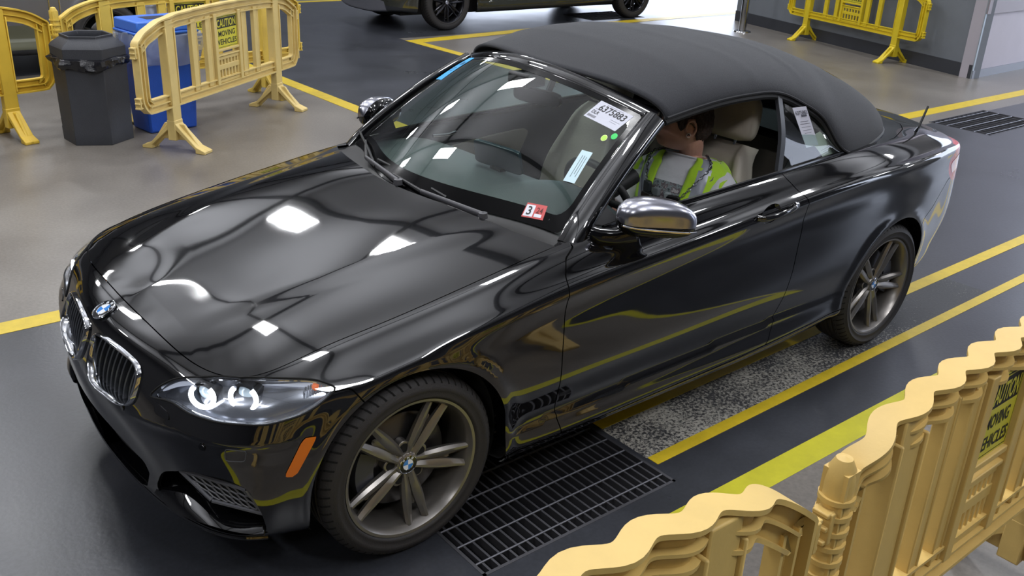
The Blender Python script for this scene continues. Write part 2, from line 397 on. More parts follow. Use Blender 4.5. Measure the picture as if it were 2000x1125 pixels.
# ---------------------------------------------------------------- plastic barriers
def barrier_shape(L, H=1.04):
    """centre line of the frame: closed path of (x, z), clockwise from the lower left corner"""
    k = L / 2.3
    top = cr([(0, .86), (.16 * k, .945), (.42 * k, .995), (L * .32, 1.012), (L * .5, 1.018), (L * .68, 1.012), (L - .42 * k, .995), (L - .16 * k, .945), (L, .86)], 20)
    bot = cr([(L, .50), (L - .008, .43), (L - .05, .375), (L - .12 * k, .36), (L * .75, .36), (L * .5, .36), (L * .25, .36), (.12 * k, .36), (.05, .375), (.008, .43), (0, .50)], 6)
    return [(x, z) for x, z in top], [(x, z) for x, z in bot]
def barrier(org, dirv, L, color, label, group=None, wave=.006, sign=True, name='crowd_barrier', hgt=1.0, post=False, second=None):
    d = Vector((dirv[0], dirv[1], 0)).normalized(); rz = math.atan2(d.y, d.x)
    R = empty(name, (org[0], org[1], 0), label, 'barrier', 'yellow plastic barriers round the lanes', rz)
    m = mat('barrier_plastic_' + color, color, .48, vary=.07, vscale=5, bump=.04, bscale=120)
    top, bot = barrier_shape(L); path = top + bot; k = L / 2.3
    def wv(x, z):
        if z < .75: return 0
        return wave * math.sin(2 * PI * x / (.215 * k)) * min(1, max(0, (z - .86) / .06)) 
    P = []; UP = []; n = len(path)
    for i, (x, z) in enumerate(path):
        a = path[(i - 1) % n]; b = path[(i + 1) % n]; t = Vector((b[0] - a[0], 0, b[1] - a[1])).normalized(); nn = Vector((-t.z, 0, t.x))
        P.append(Vector((x, wv(x, z), z))); UP.append(nn)
    def off(r): return [p + u * r for p, u in zip(P, UP)]
    mb = MB()
    def flange(r, w, t=.006): mb.sweep(off(r), [(-w, -t), (w, -t), (w, t), (-w, t)], UP, closed=True)
    flange(.012, .030); flange(-.034, .024, .004); flange(-.078, .021, .005)
    mb.sweep(off(-.033), [(-.004, -.045), (.004, -.045), (.004, .045), (-.004, .045)], UP, closed=True)
    obj('frame', mb, m, R, local=True, angle=50)
    lx = [.365 * k, L - .365 * k]
    for x in lx:
        mb = MB(); w0 = .046; w1 = .055
        mb.hexa([(x - w1, -.030, .13), (x + w1, -.030, .13), (x + w1, .030, .13), (x - w1, .030, .13), (x - w0, -.027, .985), (x + w0, -.027, .985), (x + w0, .027, .985), (x - w0, .027, .985)])
        for s in (-1, 1):   # raised ribs down both edges
            mb.box((x + s * w1 - .005, -.037, .36), (x + s * w1 + .005, .037, .93))
        o = obj('leg', mb, m, R, local=True, bevel=.006)
        mb = MB(); yz = [(-.275, 0), (-.19, 0), (-.10, .085), (.10, .085), (.19, 0), (.275, 0), (.275, .025), (.20, .05), (.085, .21), (-.085, .21), (-.20, .05), (-.275, .025)]
        M = Matrix(((0, 0, 1, x), (1, 0, 0, 0), (0, 1, 0, 0), (0, 0, 0, 1)))
        mb.prism(yz, (-.012, .012), M)
        for s in (-1, 1):
            mb.hexa([(x - .055, s * .275, 0), (x + .055, s * .275, 0), (x + .05, s * .19, 0), (x - .05, s * .19, 0), (x - .055, s * .275, .022), (x + .055, s * .275, .022), (x + .05, s * .19, .055), (x - .05, s * .19, .055)])
            mb.hexa([(x - .05, s * .20, .02), (x + .05, s * .20, .02), (x + .05, s * .03, .17), (x - .05, s * .03, .17), (x - .05, s * .20, .05), (x + .05, s * .20, .05), (x + .05, s * .03, .22), (x - .05, s * .03, .22)])
        mb.box((x - .055, -.035, .085), (x + .055, .035, .24))
        obj('foot', mb, m, R, local=True, bevel=.005)
    for f in (.30, .385, .615, .70):
        x = L * f; mb = MB(); w = .034 * min(1, k * 1.05)
        mb.box((x - w, -.013, .40), (x + w, .013, .955)); mb.box((x - w - .004, -.018, .40), (x - w + .004, .018, .95)); mb.box((x + w - .004, -.018, .40), (x + w + .004, .018, .95))
        obj('slat', mb, m, R, local=True, bevel=.005)
    # centre panel that carries the sign, with slots below it
    x0 = L * .5 - .165 * k; x1 = L * .5 + .165 * k; mb = MB()
    for x in (x0 - .012, x1 + .012): mb.box((x - .02, -.028, .39), (x + .02, .028, .96))
    mb.box((x0, -.009, .675), (x1, .009, .955)); mb.box((x0, -.022, .655), (x1, .022, .675)); mb.box((x0, -.022, .615), (x1, .022, .628))
    nb = 7
    for i in range(nb):
        a = x0 + .02 + (x1 - x0 - .04) * i / (nb - 1); mb.box((a - .010 * k, -.010, .40), (a + .010 * k, .010, .61))
    mb.box((x0, -.012, .40), (x1, .012, .425)); mb.box((x0, -.012, .505), (x1, .012, .545)); mb.box((x0, -.012, .585), (x1, .012, .612))
    pn = obj('sign_panel', mb, m, R, local=True, bevel=.003)
    if sign:
        w = x1 - x0 - .012; h = .255; cx = (x0 + x1) / 2; cz = .805
        for s in (-1, 1):
            M = frame((cx, s * .0105, cz), (-s * -1 if s < 0 else -1, 0, 0), (0, 0, 1))
            M = frame((cx, s * .0105, cz), (1, 0, 0) if s < 0 else (-1, 0, 0), (0, 0, 1))
            mb = MB()
            def q(a, b, c, e, z, mi): mb.add([M @ Vector(v) for v in ((a, b, z), (c, b, z), (c, e, z), (a, e, z))], [(0, 1, 2, 3)], mi)
            q(-w / 2, -h / 2, w / 2, h / 2, 0, 0)
            b = .006
            q(-w / 2 + b, -h / 2 + b, w / 2 - b, h / 2 - b, .0004, 1); q(-w / 2 + b + .004, -h / 2 + b + .004, w / 2 - b - .004, h / 2 - b - .004, .0008, 0)
            q(-w / 2 + .014, .030, w / 2 - .014, h / 2 - .014, .0012, 1)
            so = obj('caution_sign', mb, [mat('sign_yellow', 'cfc63a', .4), mat('sign_black', '16160f', .5)], pn, local=True, smooth=False)
            mb = MB(); add_text(mb, 'CAUTION', M, 0, .070, w - .045, .062, .0018, .02, 0)
            add_text(mb, 'MOVING', M, 0, -.012, w - .075, .045, .0018, .02, 1); add_text(mb, 'VEHICLES', M, 0, -.078, w - .035, .045, .0018, .02, 1)
            obj('lettering', mb, [MATS['sign_yellow'], MATS['sign_black']], pn, local=True, smooth=False)
    # hinge clips at both ends
    for x, s in ((0, -1), (L, 1)):
        for z in (.80, .44):
            mb = MB()
            for dz in (-.035, 0, .035): mb.box((x + s * .008, -.02, z + dz - .006), (x + s * .055, .02, z + dz + .006))
            mb.box((x + s * .03, -.024, z - .04), (x + s * .045, .024, z + .04))
            obj('hinge_clip', mb, m, R, local=True, bevel=.003)
    if post:
        x = post[0]; mb = MB(); mb.box((x - .024, -.03, .62), (x + .024, .03, .93)); mb.lathe([(0.0001, .96), (.018, .955), (.03, .93), (.033, .90), (.033, .60)], 20, Matrix.Translation((x, 0, 0)))
        for z in (.66, .70, .74, .78, .82, .86): mb.lathe([(.033, z - .006), (.040, z - .006), (.040, z + .006), (.033, z + .006)], 20, Matrix.Translation((x, 0, 0)))
        obj('hinge_post', mb, m, R, local=True)
    return R
GB = None
barrier((-.83, -3.99), (-.812, -.583), 2.36, 'd6bd78', 'faded yellow plastic barrier with caution sign in front of the blue bin')
barrier((-.70, -5.35), (-.985, -.175), 2.30, 'd9bb52', 'yellow plastic barrier with caution sign behind the blue bin', post=(-.05,))
barrier((-.55, -5.22), (.977, .214), 2.3, 'd9b53c', 'yellow plastic barrier left of the black trash can, cut by the photo edge')
barrier((-11.62, -6.14), (.301, .954), 2.80, 'd8bf24', 'bright yellow plastic barrier standing against the grey wall')
barrier((-.245, 2.12), (-1, -.01), 1.52, 'd2b26a', 'cream yellow barrier in the right foreground, with caution sign seen at a slant', wave=.014, post=(.0,))
barrier((-.118, 2.12), (1, -.02), 1.8, 'd4b56c', 'cream yellow barrier at the bottom edge, nearest the front wheel grate', wave=.014)

# ---------------------------------------------------------------- black trash can
M_bin = mat('black_bin_plastic', '34363c', .55, bump=.25, bscale=160, vary=.08)
M_bag = mat('black_bin_liner', '1c1c20', .18, bump=.6, bscale=26)
def ngon(c, r, n, a0, z): return [(c[0] + r * math.cos(a0 + 2 * PI * k / n), c[1] + r * math.sin(a0 + 2 * PI * k / n), z) for k in range(n)]
def rings(mb, c, n, a0, prof, cap0=True, cap1=False):
    R = [ngon(c, r, n, a0, z) for r, z in prof]; mb.grid(R, closed=True)
    k = len(mb.v) - n * len(R)
    if cap0: mb.f.append(tuple(k + i for i in range(n))[::-1]); mb.mi.append(0)
    if cap1: mb.f.append(tuple(k + n * (len(R) - 1) + i for i in range(n))); mb.mi.append(0)
tc_ = (-.735, -4.83); ta = math.atan2(.9, .434) + PI / 6
t = empty('trash_can', (tc_[0], tc_[1], 0), 'black hexagonal trash can with a black liner, beside the blue bin', 'trash can')
mb = MB(); rings(mb, tc_, 6, ta, [(.262, 0), (.265, .10), (.262, .11), (.272, .62), (.262, .62), (.258, .12)]); obj('body', mb, M_bin, t, angle=25, bevel=.004)
mb = MB(); rings(mb, tc_, 6, ta, [(.272, .655), (.276, .66), (.276, .735), (.262, .755), (.195, .80), (.195, .822), (.180, .822), (.172, .79), (.19, .72)], cap0=False); obj('lid', mb, M_bin, t, angle=25, bevel=.004)
mb = MB(); G = []
rnd = random.Random(3)
N = 60
ph = [rnd.uniform(0, 6.28) for _ in range(6)]
def hexr(a, R):   # radius of a hexagon outline in direction a
    b = (a - ta) % (PI / 3) - PI / 6
    return R * math.cos(PI / 6) / math.cos(b)
for j, (z, e) in enumerate(((.665, .004), (.655, .018), (.63, .026), (.605, .024), (.59, .012), (.592, .004))):
    row = []
    for i in range(N):
        a = 2 * PI * i / N; w = .010 * math.sin(7 * a + ph[0] + j) + .007 * math.sin(13 * a + ph[1] - j * 2) + .006 * math.sin(23 * a + ph[2])
        r = hexr(a, .272) + e + (w if 0 < j < 5 else 0); zz = z + (.016 * math.sin(2 * a + 2.5) + .010 * math.sin(5 * a + ph[3])) * (1 if j > 1 else .3)
        row.append((tc_[0] + r * math.cos(a), tc_[1] + r * math.sin(a), zz))
    G.append(row)
mb.grid(G, closed=True)
a = math.atan2(.15, .95); 
obj('liner', mb, M_bag, t, solid=.002)
# ---------------------------------------------------------------- blue recycling bin
M_blue = mat('blue_bin_plastic', '1d4fb4', .42, bump=.12, bscale=120, vary=.05)
M_bluel = mat('blue_lid_plastic', '3a72d8', .40, bump=.1, bscale=120)
M_clear = mat('clear_bin_liner', 'b9c4da', .25, alpha=.38, bump=.8, bscale=22)
c0 = Vector((-1.125, -4.765, 0)); ex = Vector((-.99, -.134, 0)); ey = Vector((.134, -.99, 0))
bl = empty('recycling_bin', c0 + ex * .2 + ey * .2, 'tall blue recycling bin with a clear liner, partly hidden by the barrier', 'recycling bin')
def rbox(mb, lo, hi, z0, z1, M=None):   # tapered box: lo/hi = margins from the base rectangle
    def q(e, z): return [c0 + ex * (-e) + ey * (-e) + Vector((0, 0, z)), c0 + ex * (.42 + e) + ey * (-e) + Vector((0, 0, z)), c0 + ex * (.42 + e) + ey * (.30 + e) + Vector((0, 0, z)), c0 + ex * (-e) + ey * (.30 + e) + Vector((0, 0, z))]
    mb.hexa(q(lo, z0) + q(hi, z1))
mb = MB(); rbox(mb, 0, .035, 0, .80); obj('body', mb, M_blue, bl, bevel=.018)
mb = MB(); rbox(mb, .055, .06, .79, .815); rbox(mb, .05, .045, .815, .90); obj('lid', mb, M_bluel, bl, bevel=.012)
mb = MB()
zc = .9012; A = [c0 + ex * a_ + ey * b_ + Vector((0, 0, zc)) for a_, b_ in ((.10, .07), (.32, .07), (.32, .23), (.10, .23))]
mb.add(A, [(0, 1, 2, 3)]); obj('lid_slot', mb, mat('dark_slot', '0b1430', .7), bl)
mb = MB(); G = []
for j, (z, e) in enumerate(((.80, .040), (.79, .062), (.72, .070), (.62, .060), (.56, .052), (.545, .044))):
    row = []
    for i in range(80):
        u = i / 80 * 4; s = int(u); f = u - s; w = .010 * math.sin(i * .9 + j) + .008 * math.sin(i * 2.1 + 2 * j)
        w = w if j not in (0, 5) else 0
        ee = e + w; L1 = .42 + 2 * ee; L2 = .30 + 2 * ee
        P0 = c0 - ex * ee - ey * ee
        pt = (P0 + ex * (f * L1), P0 + ex * L1 + ey * (f * L2), P0 + ex * (L1 * (1 - f)) + ey * L2, P0 + ey * (L2 * (1 - f)))[s]
        row.append(pt + Vector((0, 0, z + .012 * math.sin(i * .37))))
    G.append(row)
mb.grid(G, closed=True); obj('clear_liner', mb, M_clear, bl)

# ---------------------------------------------------------------- bollard
bo = empty('bollard', (-11.25, -6.72, 0), 'polished steel bollard on a round base near the grey wall', 'bollard')
M_steel = mat('polished_steel', 'b9babd', .2, metal=1)
mb = MB(); Mx = Matrix.Translation((-11.25, -6.72, 0)); mb.lathe([(.0001, 1.3), (.05, 1.3), (.058, 1.29), (.058, .02)], 32, Mx); obj('post', mb, M_steel, bo)
mb = MB(); mb.lathe([(.0001, .02), (.13, .02), (.14, .0)], 32, Mx); obj('base_plate', mb, M_steel, bo)
# two thin poles that show behind the left barriers
for px_, nm in (((-.42, -5.62), 'left'), ((-.66, -5.62), 'right')):
    pass
# ================================================================ the car: one smooth body surface, cut into its panels
# x forward (0 = front axle), y to the car's left, z up
def ncub(xk, yk, x):
    """natural cubic through knots (xk increasing)"""
    xk = np.array(xk, float); yk = np.array(yk, float); n = len(xk); h = np.diff(xk)
    A = np.zeros((n, n)); r = np.zeros(n); A[0, 0] = A[-1, -1] = 1
    for i in range(1, n - 1):
        A[i, i - 1] = h[i - 1]; A[i, i] = 2 * (h[i - 1] + h[i]); A[i, i + 1] = h[i]; r[i] = 6 * ((yk[i + 1] - yk[i]) / h[i] - (yk[i] - yk[i - 1]) / h[i - 1])
    m = np.linalg.solve(A, r); x = np.atleast_1d(np.array(x, float)); i = np.clip(np.searchsorted(xk, x) - 1, 0, n - 2)
    a = xk[i + 1] - x; b = x - xk[i]; hi = h[i]
    return (m[i] * a ** 3 + m[i + 1] * b ** 3) / (6 * hi) + (yk[i] / hi - m[i] * hi / 6) * a + (yk[i + 1] / hi - m[i + 1] * hi / 6) * b
XK = [.25, 0, -.35, -.62, -1.2, -1.9, -2.4, -2.8, -3.2]
ZR = [[.175, .175, .175, .175, .18, .185, .19, .20, .23],
      [.20, .20, .195, .195, .20, .21, .22, .23, .25],
      [.27, .26, .25, .25, .26, .27, .28, .29, .30],
      [.36, .36, .35, .345, .355, .36, .37, .38, .38],
      [.48, .48, .47, .47, .49, .52, .54, .54, .53],
      [.575, .60, .63, .645, .68, .73, .76, .765, .75],
      [.64, .69, .745, .772, .828, .882, .912, .915, .905],
      [.675, .725, .785, .82, .872, .922, .945, .943, .93],
      [.71, .752, .818, .86, .915, .952, .972, .967, .95],
      [.742, .787, .85, .893, .948, .980, .996, .990, .970],
      [.757, .803, .862, .905, .955, .985, 1.001, .996, .980]]
YR = [[.70, .70, .72, .74, .75, .75, .74, .70, .66],
      [.80, .81, .83, .835, .84, .84, .82, .80, .73],
      [.838, .862, .868, .870, .874, .876, .872, .85, .775],
      [.845, .872, .862, .854, .857, .862, .878, .868, .79],
      [.86, .889, .878, .872, .876, .882, .897, .886, .815],
      [.857, .887, .876, .868, .869, .877, .895, .886, .822],
      [.848, .872, .872, .866, .873, .881, .889, .877, .815],
      [.83, .850, .848, .842, .843, .848, .853, .838, .785],
      [.795, .816, .817, .815, .815, .815, .808, .783, .737],
      [.757, .778, .784, .784, .786, .780, .764, .730, .685],
      [.727, .747, .753, .753, .763, .757, .738, .700, .655]]
FC = [  # front columns, centre first
 [(.59, 0, .185), (.59, .25, .185), (.56, .45, .20), (.51, .62, .22), (.42, .70, .215)],
 [(.705, 0, .192), (.695, .28, .192), (.665, .49, .208), (.588, .69, .228), (.455, .785, .222)],
 [(.726, 0, .245), (.716, .28, .245), (.687, .49, .256), (.605, .705, .270), (.460, .812, .270)],
 [(.742, 0, .34), (.73, .26, .33), (.695, .49, .33), (.61, .71, .34), (.455, .825, .35)],
 [(.757, 0, .44), (.747, .25, .44), (.705, .48, .43), (.615, .70, .43), (.45, .825, .44)],
 [(.755, 0, .51), (.744, .25, .51), (.70, .48, .51), (.608, .695, .51), (.445, .818, .52)],
 [(.74, 0, .57), (.728, .25, .565), (.685, .47, .57), (.597, .68, .575), (.435, .808, .59)],
 [(.722, 0, .62), (.71, .245, .615), (.665, .455, .62), (.583, .66, .625), (.43, .79, .64)],
 [(.695, 0, .665), (.683, .235, .66), (.638, .44, .658), (.565, .635, .66), (.425, .765, .675)],
 [(.645, 0, .70), (.634, .22, .697), (.598, .42, .688), (.543, .605, .682), (.425, .725, .70)],
 [(.575, 0, .718), (.571, .20, .716), (.560, .39, .706), (.527, .565, .697), (.43, .695, .712)]]
RX = [-3.42, -3.525, -3.575, -3.59]
RY = [[.58, .42, .22, 0], [.655, .48, .25, 0], [.69, .50, .26, 0], [.71, .51, .26, 0], [.735, .52, .27, 0], [.74, .52, .27, 0], [.735, .51, .26, 0], [.705, .49, .25, 0], [.66, .46, .24, 0], [.60, .42, .22, 0], [.56, .38, .20, 0]]
RZ = [.26, .28, .33, .41, .55, .74, .895, .92, .94, .955, .965]
RD = [.10, .03, .0, -.01, -.03, -.02, -.005, .005, .02, .05, .09]
SX = [.25, .05, -.2, -.42, -.62, -.9, -1.3, -1.75, -2.1, -2.4, -2.69, -3.0, -3.22]
def control():
    rows = []
    for r in range(11):
        k_ = (.6, 1, 1, 1, 1, 1, 1, 1, .7, .2, 0)[r]
        row = [(x - d * k_, y, z) for (x, y, z), d in zip(FC[r], (.030, .035, .030, .010, 0))]
        xk = XK[::-1]
        zz = ncub(xk, ZR[r][::-1], SX); yy = ncub(xk, YR[r][::-1], SX)
        row += [(x, y, z) for x, y, z in zip(SX, yy, zz)]
        row += [(RX[i] + RD[r], RY[r][i], RZ[r] + (.004 * i if r > 8 else 0)) for i in range(4)]
        rows.append(row)
    return np.array(rows)
CT = control()
# a tight crease along the shoulder line
CREASE = 6
CTm = CT
def bs_basis(n, per, lo_mirror=False):
    """sample matrix of a uniform cubic B-spline that interpolates its n knots (natural ends)"""
    A = np.zeros((n + 2, n + 2))
    for i in range(n): A[i + 1, i:i + 3] = [1 / 6, 4 / 6, 1 / 6]
    A[0, :3] = [1, -2, 1]; A[-1, -3:] = [1, -2, 1]
    S = np.linalg.inv(A)[:, 1:-1]
    out = []
    ts = [(i, j / per) for i in range(n - 1) for j in range(per)] + [(n - 2, 1.0)]
    for i, t in ts:
        b = np.zeros(n + 2); b[i:i + 4] = [(1 - t) ** 3 / 6, (3 * t ** 3 - 6 * t ** 2 + 4) / 6, (-3 * t ** 3 + 3 * t ** 2 + 3 * t + 1) / 6, t ** 3 / 6]
        out.append(b @ S)
    return np.array(out)
def sym_ext(C, k=3):
    """extend columns by mirror images at both ends so the surface is smooth across the centre plane"""
    mir = lambda a: a * np.array([1, -1, 1])
    L = mir(C[:, 1:k + 1][:, ::-1]); R = mir(C[:, -k - 1:-1][:, ::-1]); return np.concatenate([L, C, R], 1)
PU, PV, KX = 14, 9, 3
def surface(C):
    E = sym_ext(C, KX); Bu = bs_basis(E.shape[1], PU); Bv = bs_basis(E.shape[0], PV)
    G = np.einsum('ur,vc,rcx->vux', Bv.T.T[:, :].T if False else Bu, Bv, E.transpose(1, 0, 2)) if False else np.einsum('vr,uc,rcx->vux', Bv, Bu, E)
    return G[:, KX * PU: G.shape[1] - KX * PU]
# smooth the control rows a little along the length (keeps reflections calm), not at the ends
G = surface(CTm)
# crease: pinch the rows next to the shoulder line in the door and quarter region
SP = {}
NV, NU = G.shape[:2]
def grid_normals(G):
    du = np.gradient(G, axis=1); dv = np.gradient(G, axis=0); n = np.cross(du, dv); l = np.linalg.norm(n, axis=2, keepdims=True); n = n / np.maximum(l, 1e-9); return n
def sculpt(G):
    x, y, z = G[..., 0], G[..., 1], G[..., 2]
    # shoulder crease line z = zc(x), standing proud by a few millimetres with a hollow under it
    zc = np.interp(x, [-3.3, -2.4, -1.9, -1.2, -.62, -.35, -.1], [.905, .912, .882, .828, .775, .748, .72])
    amp = np.interp(x, [-3.45, -3.25, -2.6, -1.9, -.7, -.4, -.15], [0, .6, .8, 1.0, .8, .45, 0.0])
    d = z - zc
    bump = np.where(d > 0, .010 * np.exp(-(d / .035)), .010 * np.exp(-(-d / .018))) - .007 * np.exp(-((d + .07) / .045) ** 2)
    side = np.clip((y - .55) / .1, 0, 1)
    G = G.copy(); G[..., 1] += amp * bump * side
    # wheel arch flares
    for wx in (0, -2.69):
        r = np.hypot(x - wx, z - .318); G[..., 1] += .007 * np.exp(-((r - .372) / .030) ** 2) * side * (z < .9)
    # lower door hollow line above the sill
    a2 = np.interp(x, [-2.4, -2.2, -1.6, -.8, -.45, -.35], [0, .6, 1, 1, .5, 0]); dd = z - np.interp(x, [-2.2, -.4], [.375, .305])
    G[..., 1] += a2 * side * (-.012 * np.exp(-(np.maximum(dd, 0) / .06)) * (dd > 0) + .004 * np.exp(-(-np.minimum(dd, 0) / .02)) * (dd <= 0))
    # bumper: crisp ledge running round below the headlights
    zl = np.interp(y, [0, .25, .45, .60, .80], [.470, .485, .520, .548, .548]); fr_ = np.clip((x - .36) / .08, 0, 1) * np.clip((y - .30) / .15, 0, 1); dz = z - zl
    am = fr_ * np.where(dz > 0, .007 * np.exp(-(dz / .03)), .007 * np.exp(-(-dz / .010))); G[..., 0] += am * .8; G[..., 1] += am * .6
    return G
G = sculpt(G)
NG = grid_normals(G)
# outward: check sign at the door
_k = np.argmin(np.abs(G[NV // 2, :, 0] + 1.2)); 
if NG[NV // 2, _k, 1] < 0: NG = -NG; FLIP = True
else: FLIP = False

class Piece:
    """vertex arrays + quads + n-gons"""
    def __init__(s, V, N, Q=None, F=None): s.V = V; s.N = N; s.Q = Q if Q is not None else np.zeros((0, 4), int); s.F = F if F is not None else []
    def compact(s):
        used = np.zeros(len(s.V), bool); used[s.Q.ravel()] = True
        for f in s.F: used[list(f)] = True
        idx = np.cumsum(used) - 1
        return Piece(s.V[used], s.N[used], idx[s.Q] if len(s.Q) else s.Q, [tuple(int(idx[i]) for i in f) for f in s.F])
def clip(P, f):
    """split a piece where f = 0; returns (f > 0 part, f < 0 part)"""
    f = f.copy(); f[np.abs(f) < 1e-7] = 1e-7
    pos = f > 0; V = list(P.V); N = list(P.N); cache = {}
    def cut(a, b):
        k = (a, b) if a < b else (b, a)
        if k not in cache:
            t = f[k[0]] / (f[k[0]] - f[k[1]]); V.append(P.V[k[0]] * (1 - t) + P.V[k[1]] * t)
            n = P.N[k[0]] * (1 - t) + P.N[k[1]] * t; N.append(n / max(np.linalg.norm(n), 1e-9)); cache[k] = len(V) - 1
        return cache[k]
    qp = pos[P.Q].sum(1) if len(P.Q) else np.zeros(0, int)
    A = Piece(None, None, P.Q[qp == 4] if len(P.Q) else P.Q); B = Piece(None, None, P.Q[qp == 0] if len(P.Q) else P.Q)
    mixed = [tuple(q) for q in P.Q[(qp > 0) & (qp < 4)]] if len(P.Q) else []
    for fc in list(P.F) + mixed:
        s = [pos[i] for i in fc]
        if all(s): A.F.append(fc); continue
        if not any(s): B.F.append(fc); continue
        fa, fb = [], []
        for i in range(len(fc)):
            a, b = fc[i], fc[(i + 1) % len(fc)]
            (fa if pos[a] else fb).append(int(a))
            if pos[a] != pos[b]: c = cut(int(a), int(b)); fa.append(c); fb.append(c)
        if len(fa) > 2: A.F.append(tuple(fa))
        if len(fb) > 2: B.F.append(tuple(fb))
    V = np.array(V); N = np.array(N)
    A.V = B.V = V; A.N = B.N = N
    return A.compact(), B.compact()
def sdf(poly, X, Y):
    """signed distance, positive inside the polygon"""
    poly = np.array(poly, float); d = np.full(X.shape, 1e9); ins = np.zeros(X.shape, bool); n = len(poly)
    for i in range(n):
        a = poly[i]; b = poly[(i + 1) % n]; e = b - a; wx = X - a[0]; wy = Y - a[1]
        t = np.clip((wx * e[0] + wy * e[1]) / max(e @ e, 1e-12), 0, 1); d = np.minimum(d, np.hypot(wx - t * e[0], wy - t * e[1]))
        c = ((a[1] > Y) != (b[1] > Y)); 
        with np.errstate(divide='ignore', invalid='ignore'): c &= X < (b[0] - a[0]) * (Y - a[1]) / (b[1] - a[1] if b[1] != a[1] else 1e-12) + a[0]
        ins ^= c
    return np.where(ins, d, -d)
def rounded(poly, n=5, closed=True):
    """smooth closed outline through the points"""
    P = np.array(poly, float); m = len(P); out = []
    for i in range(m):
        a, b, c, d = P[(i - 1) % m], P[i], P[(i + 1) % m], P[(i + 2) % m]
        for t in np.linspace(0, 1, n, endpoint=False): out.append(.5 * ((2 * b) + (c - a) * t + (2 * a - 5 * b + 4 * c - d) * t * t + (3 * b - a - 3 * c + d) * t ** 3))
    return np.array(out)
def soft(poly, k=.25, n=4):
    """polygon with its corners rounded off by fraction k"""
    P = np.array(poly, float); m = len(P); out = []
    for i in range(m):
        a, b, c = P[(i - 1) % m], P[i], P[(i + 1) % m]; p = b + (a - b) * k; q = b + (c - b) * k
        for t in np.linspace(0, 1, n): out.append((1 - t) ** 2 * p + 2 * t * (1 - t) * b + t * t * q)
    return np.array(out)
def basis(n, up=(0, 0, 1)):
    n = np.array(n, float); n /= np.linalg.norm(n); u = np.cross(up, n); u /= np.linalg.norm(u); v = np.cross(n, u); return u, v, n
def psdf(P, poly3, n, k=0, mode=None, grow=0.):
    """signed distance of P's vertices to a 3D outline seen along n; vertices facing away are outside"""
    u, v, n = basis(n); q = np.array(poly3, float); q2 = np.stack([q @ u, q @ v], 1)
    if mode == 'soft': q2 = soft(q2, k)
    if mode == 'round': q2 = rounded(q2)
    d = sdf(q2, P.V @ u, P.V @ v) + grow
    c = q.mean(0); far = np.linalg.norm(P.V - c, axis=1) > 1.1 * np.max(np.linalg.norm(q - c, axis=1)) + .06
    return np.where(far | (P.N @ n < .02), -np.maximum(np.abs(d), .02), d)
def grid_piece(G, N, flip=False):
    a, b = G.shape[:2]; i, j = np.meshgrid(np.arange(a - 1), np.arange(b - 1), indexing='ij')
    q = np.stack([i * b + j, i * b + j + 1, (i + 1) * b + j + 1, (i + 1) * b + j], -1).reshape(-1, 4)
    if flip: q = q[:, ::-1]
    return Piece(G.reshape(-1, 3), N.reshape(-1, 3), q)
def mirror(P):
    m = np.array([1, -1, 1]); return Piece(P.V * m, P.N * m, P.Q[:, ::-1], [tuple(f[::-1]) for f in P.F])
def join(*Ps):
    V = []; N = []; Q = []; F = []; k = 0
    for P in Ps:
        V.append(P.V); N.append(P.N); Q.append(P.Q + k); F += [tuple(i + k for i in f) for f in P.F]; k += len(P.V)
    return Piece(np.concatenate(V), np.concatenate(N), np.concatenate(Q), F)
def pobj(name, P, m, parent, solid=0):
    mb = MB(); mb.v = [tuple(v) for v in P.V]; mb.f = [tuple(int(i) for i in q) for q in P.Q] + [tuple(int(i) for i in f) for f in P.F]; mb.mi = [0] * len(mb.f)
    me = bpy.data.meshes.new(name); me.from_pydata(mb.v, [], mb.f); me.update(); me.materials.append(m)
    me.polygons.foreach_set('use_smooth', [True] * len(me.polygons)); me.normals_split_custom_set_from_vertices([tuple(n) for n in P.N])
    o = bpy.data.objects.new(name, me); link(o, parent)
    return o
def offset(P, d): return Piece(P.V - P.N * d, P.N, P.Q, P.F)
def boundary_loops(P):
    from collections import defaultdict
    e = {}
    for f in [tuple(q) for q in P.Q] + list(P.F):
        for i in range(len(f)):
            a, b = int(f[i]), int(f[(i + 1) % len(f)])
            if (b, a) in e: del e[(b, a)]
            else: e[(a, b)] = 1
    nx = defaultdict(list)
    for a, b in e: nx[a].append(b)
    loops = []
    while nx:
        s = next(iter(nx)); L = [s]; c = s
        while True:
            if not nx.get(c): nx.pop(c, None); break
            d = nx[c].pop()
            if not nx[c]: del nx[c]
            if d == s: break
            L.append(d); c = d
            if len(L) > 200000: break
        if len(L) > 2: loops.append(L)
    return loops
def rim(P, depth, direction=None, sel=None):
    """wall going inwards from the border of a piece"""
    mb = MB()
    for L in boundary_loops(P):
        A = P.V[L]; Nn = P.N[L]
        if sel is not None and not sel(A).any(): continue
        D = -Nn * depth if direction is None else np.tile(np.array(direction) * depth, (len(L), 1))
        B = A + D; n = len(L); vs = list(A) + list(B)
        mb.add(vs, [(i, n + i, n + (i + 1) % n, (i + 1) % n) for i in range(n) if sel is None or (sel(A[i:i + 1])[0] and sel(A[(i + 1) % n:(i + 1) % n + 1])[0])])
    return mb
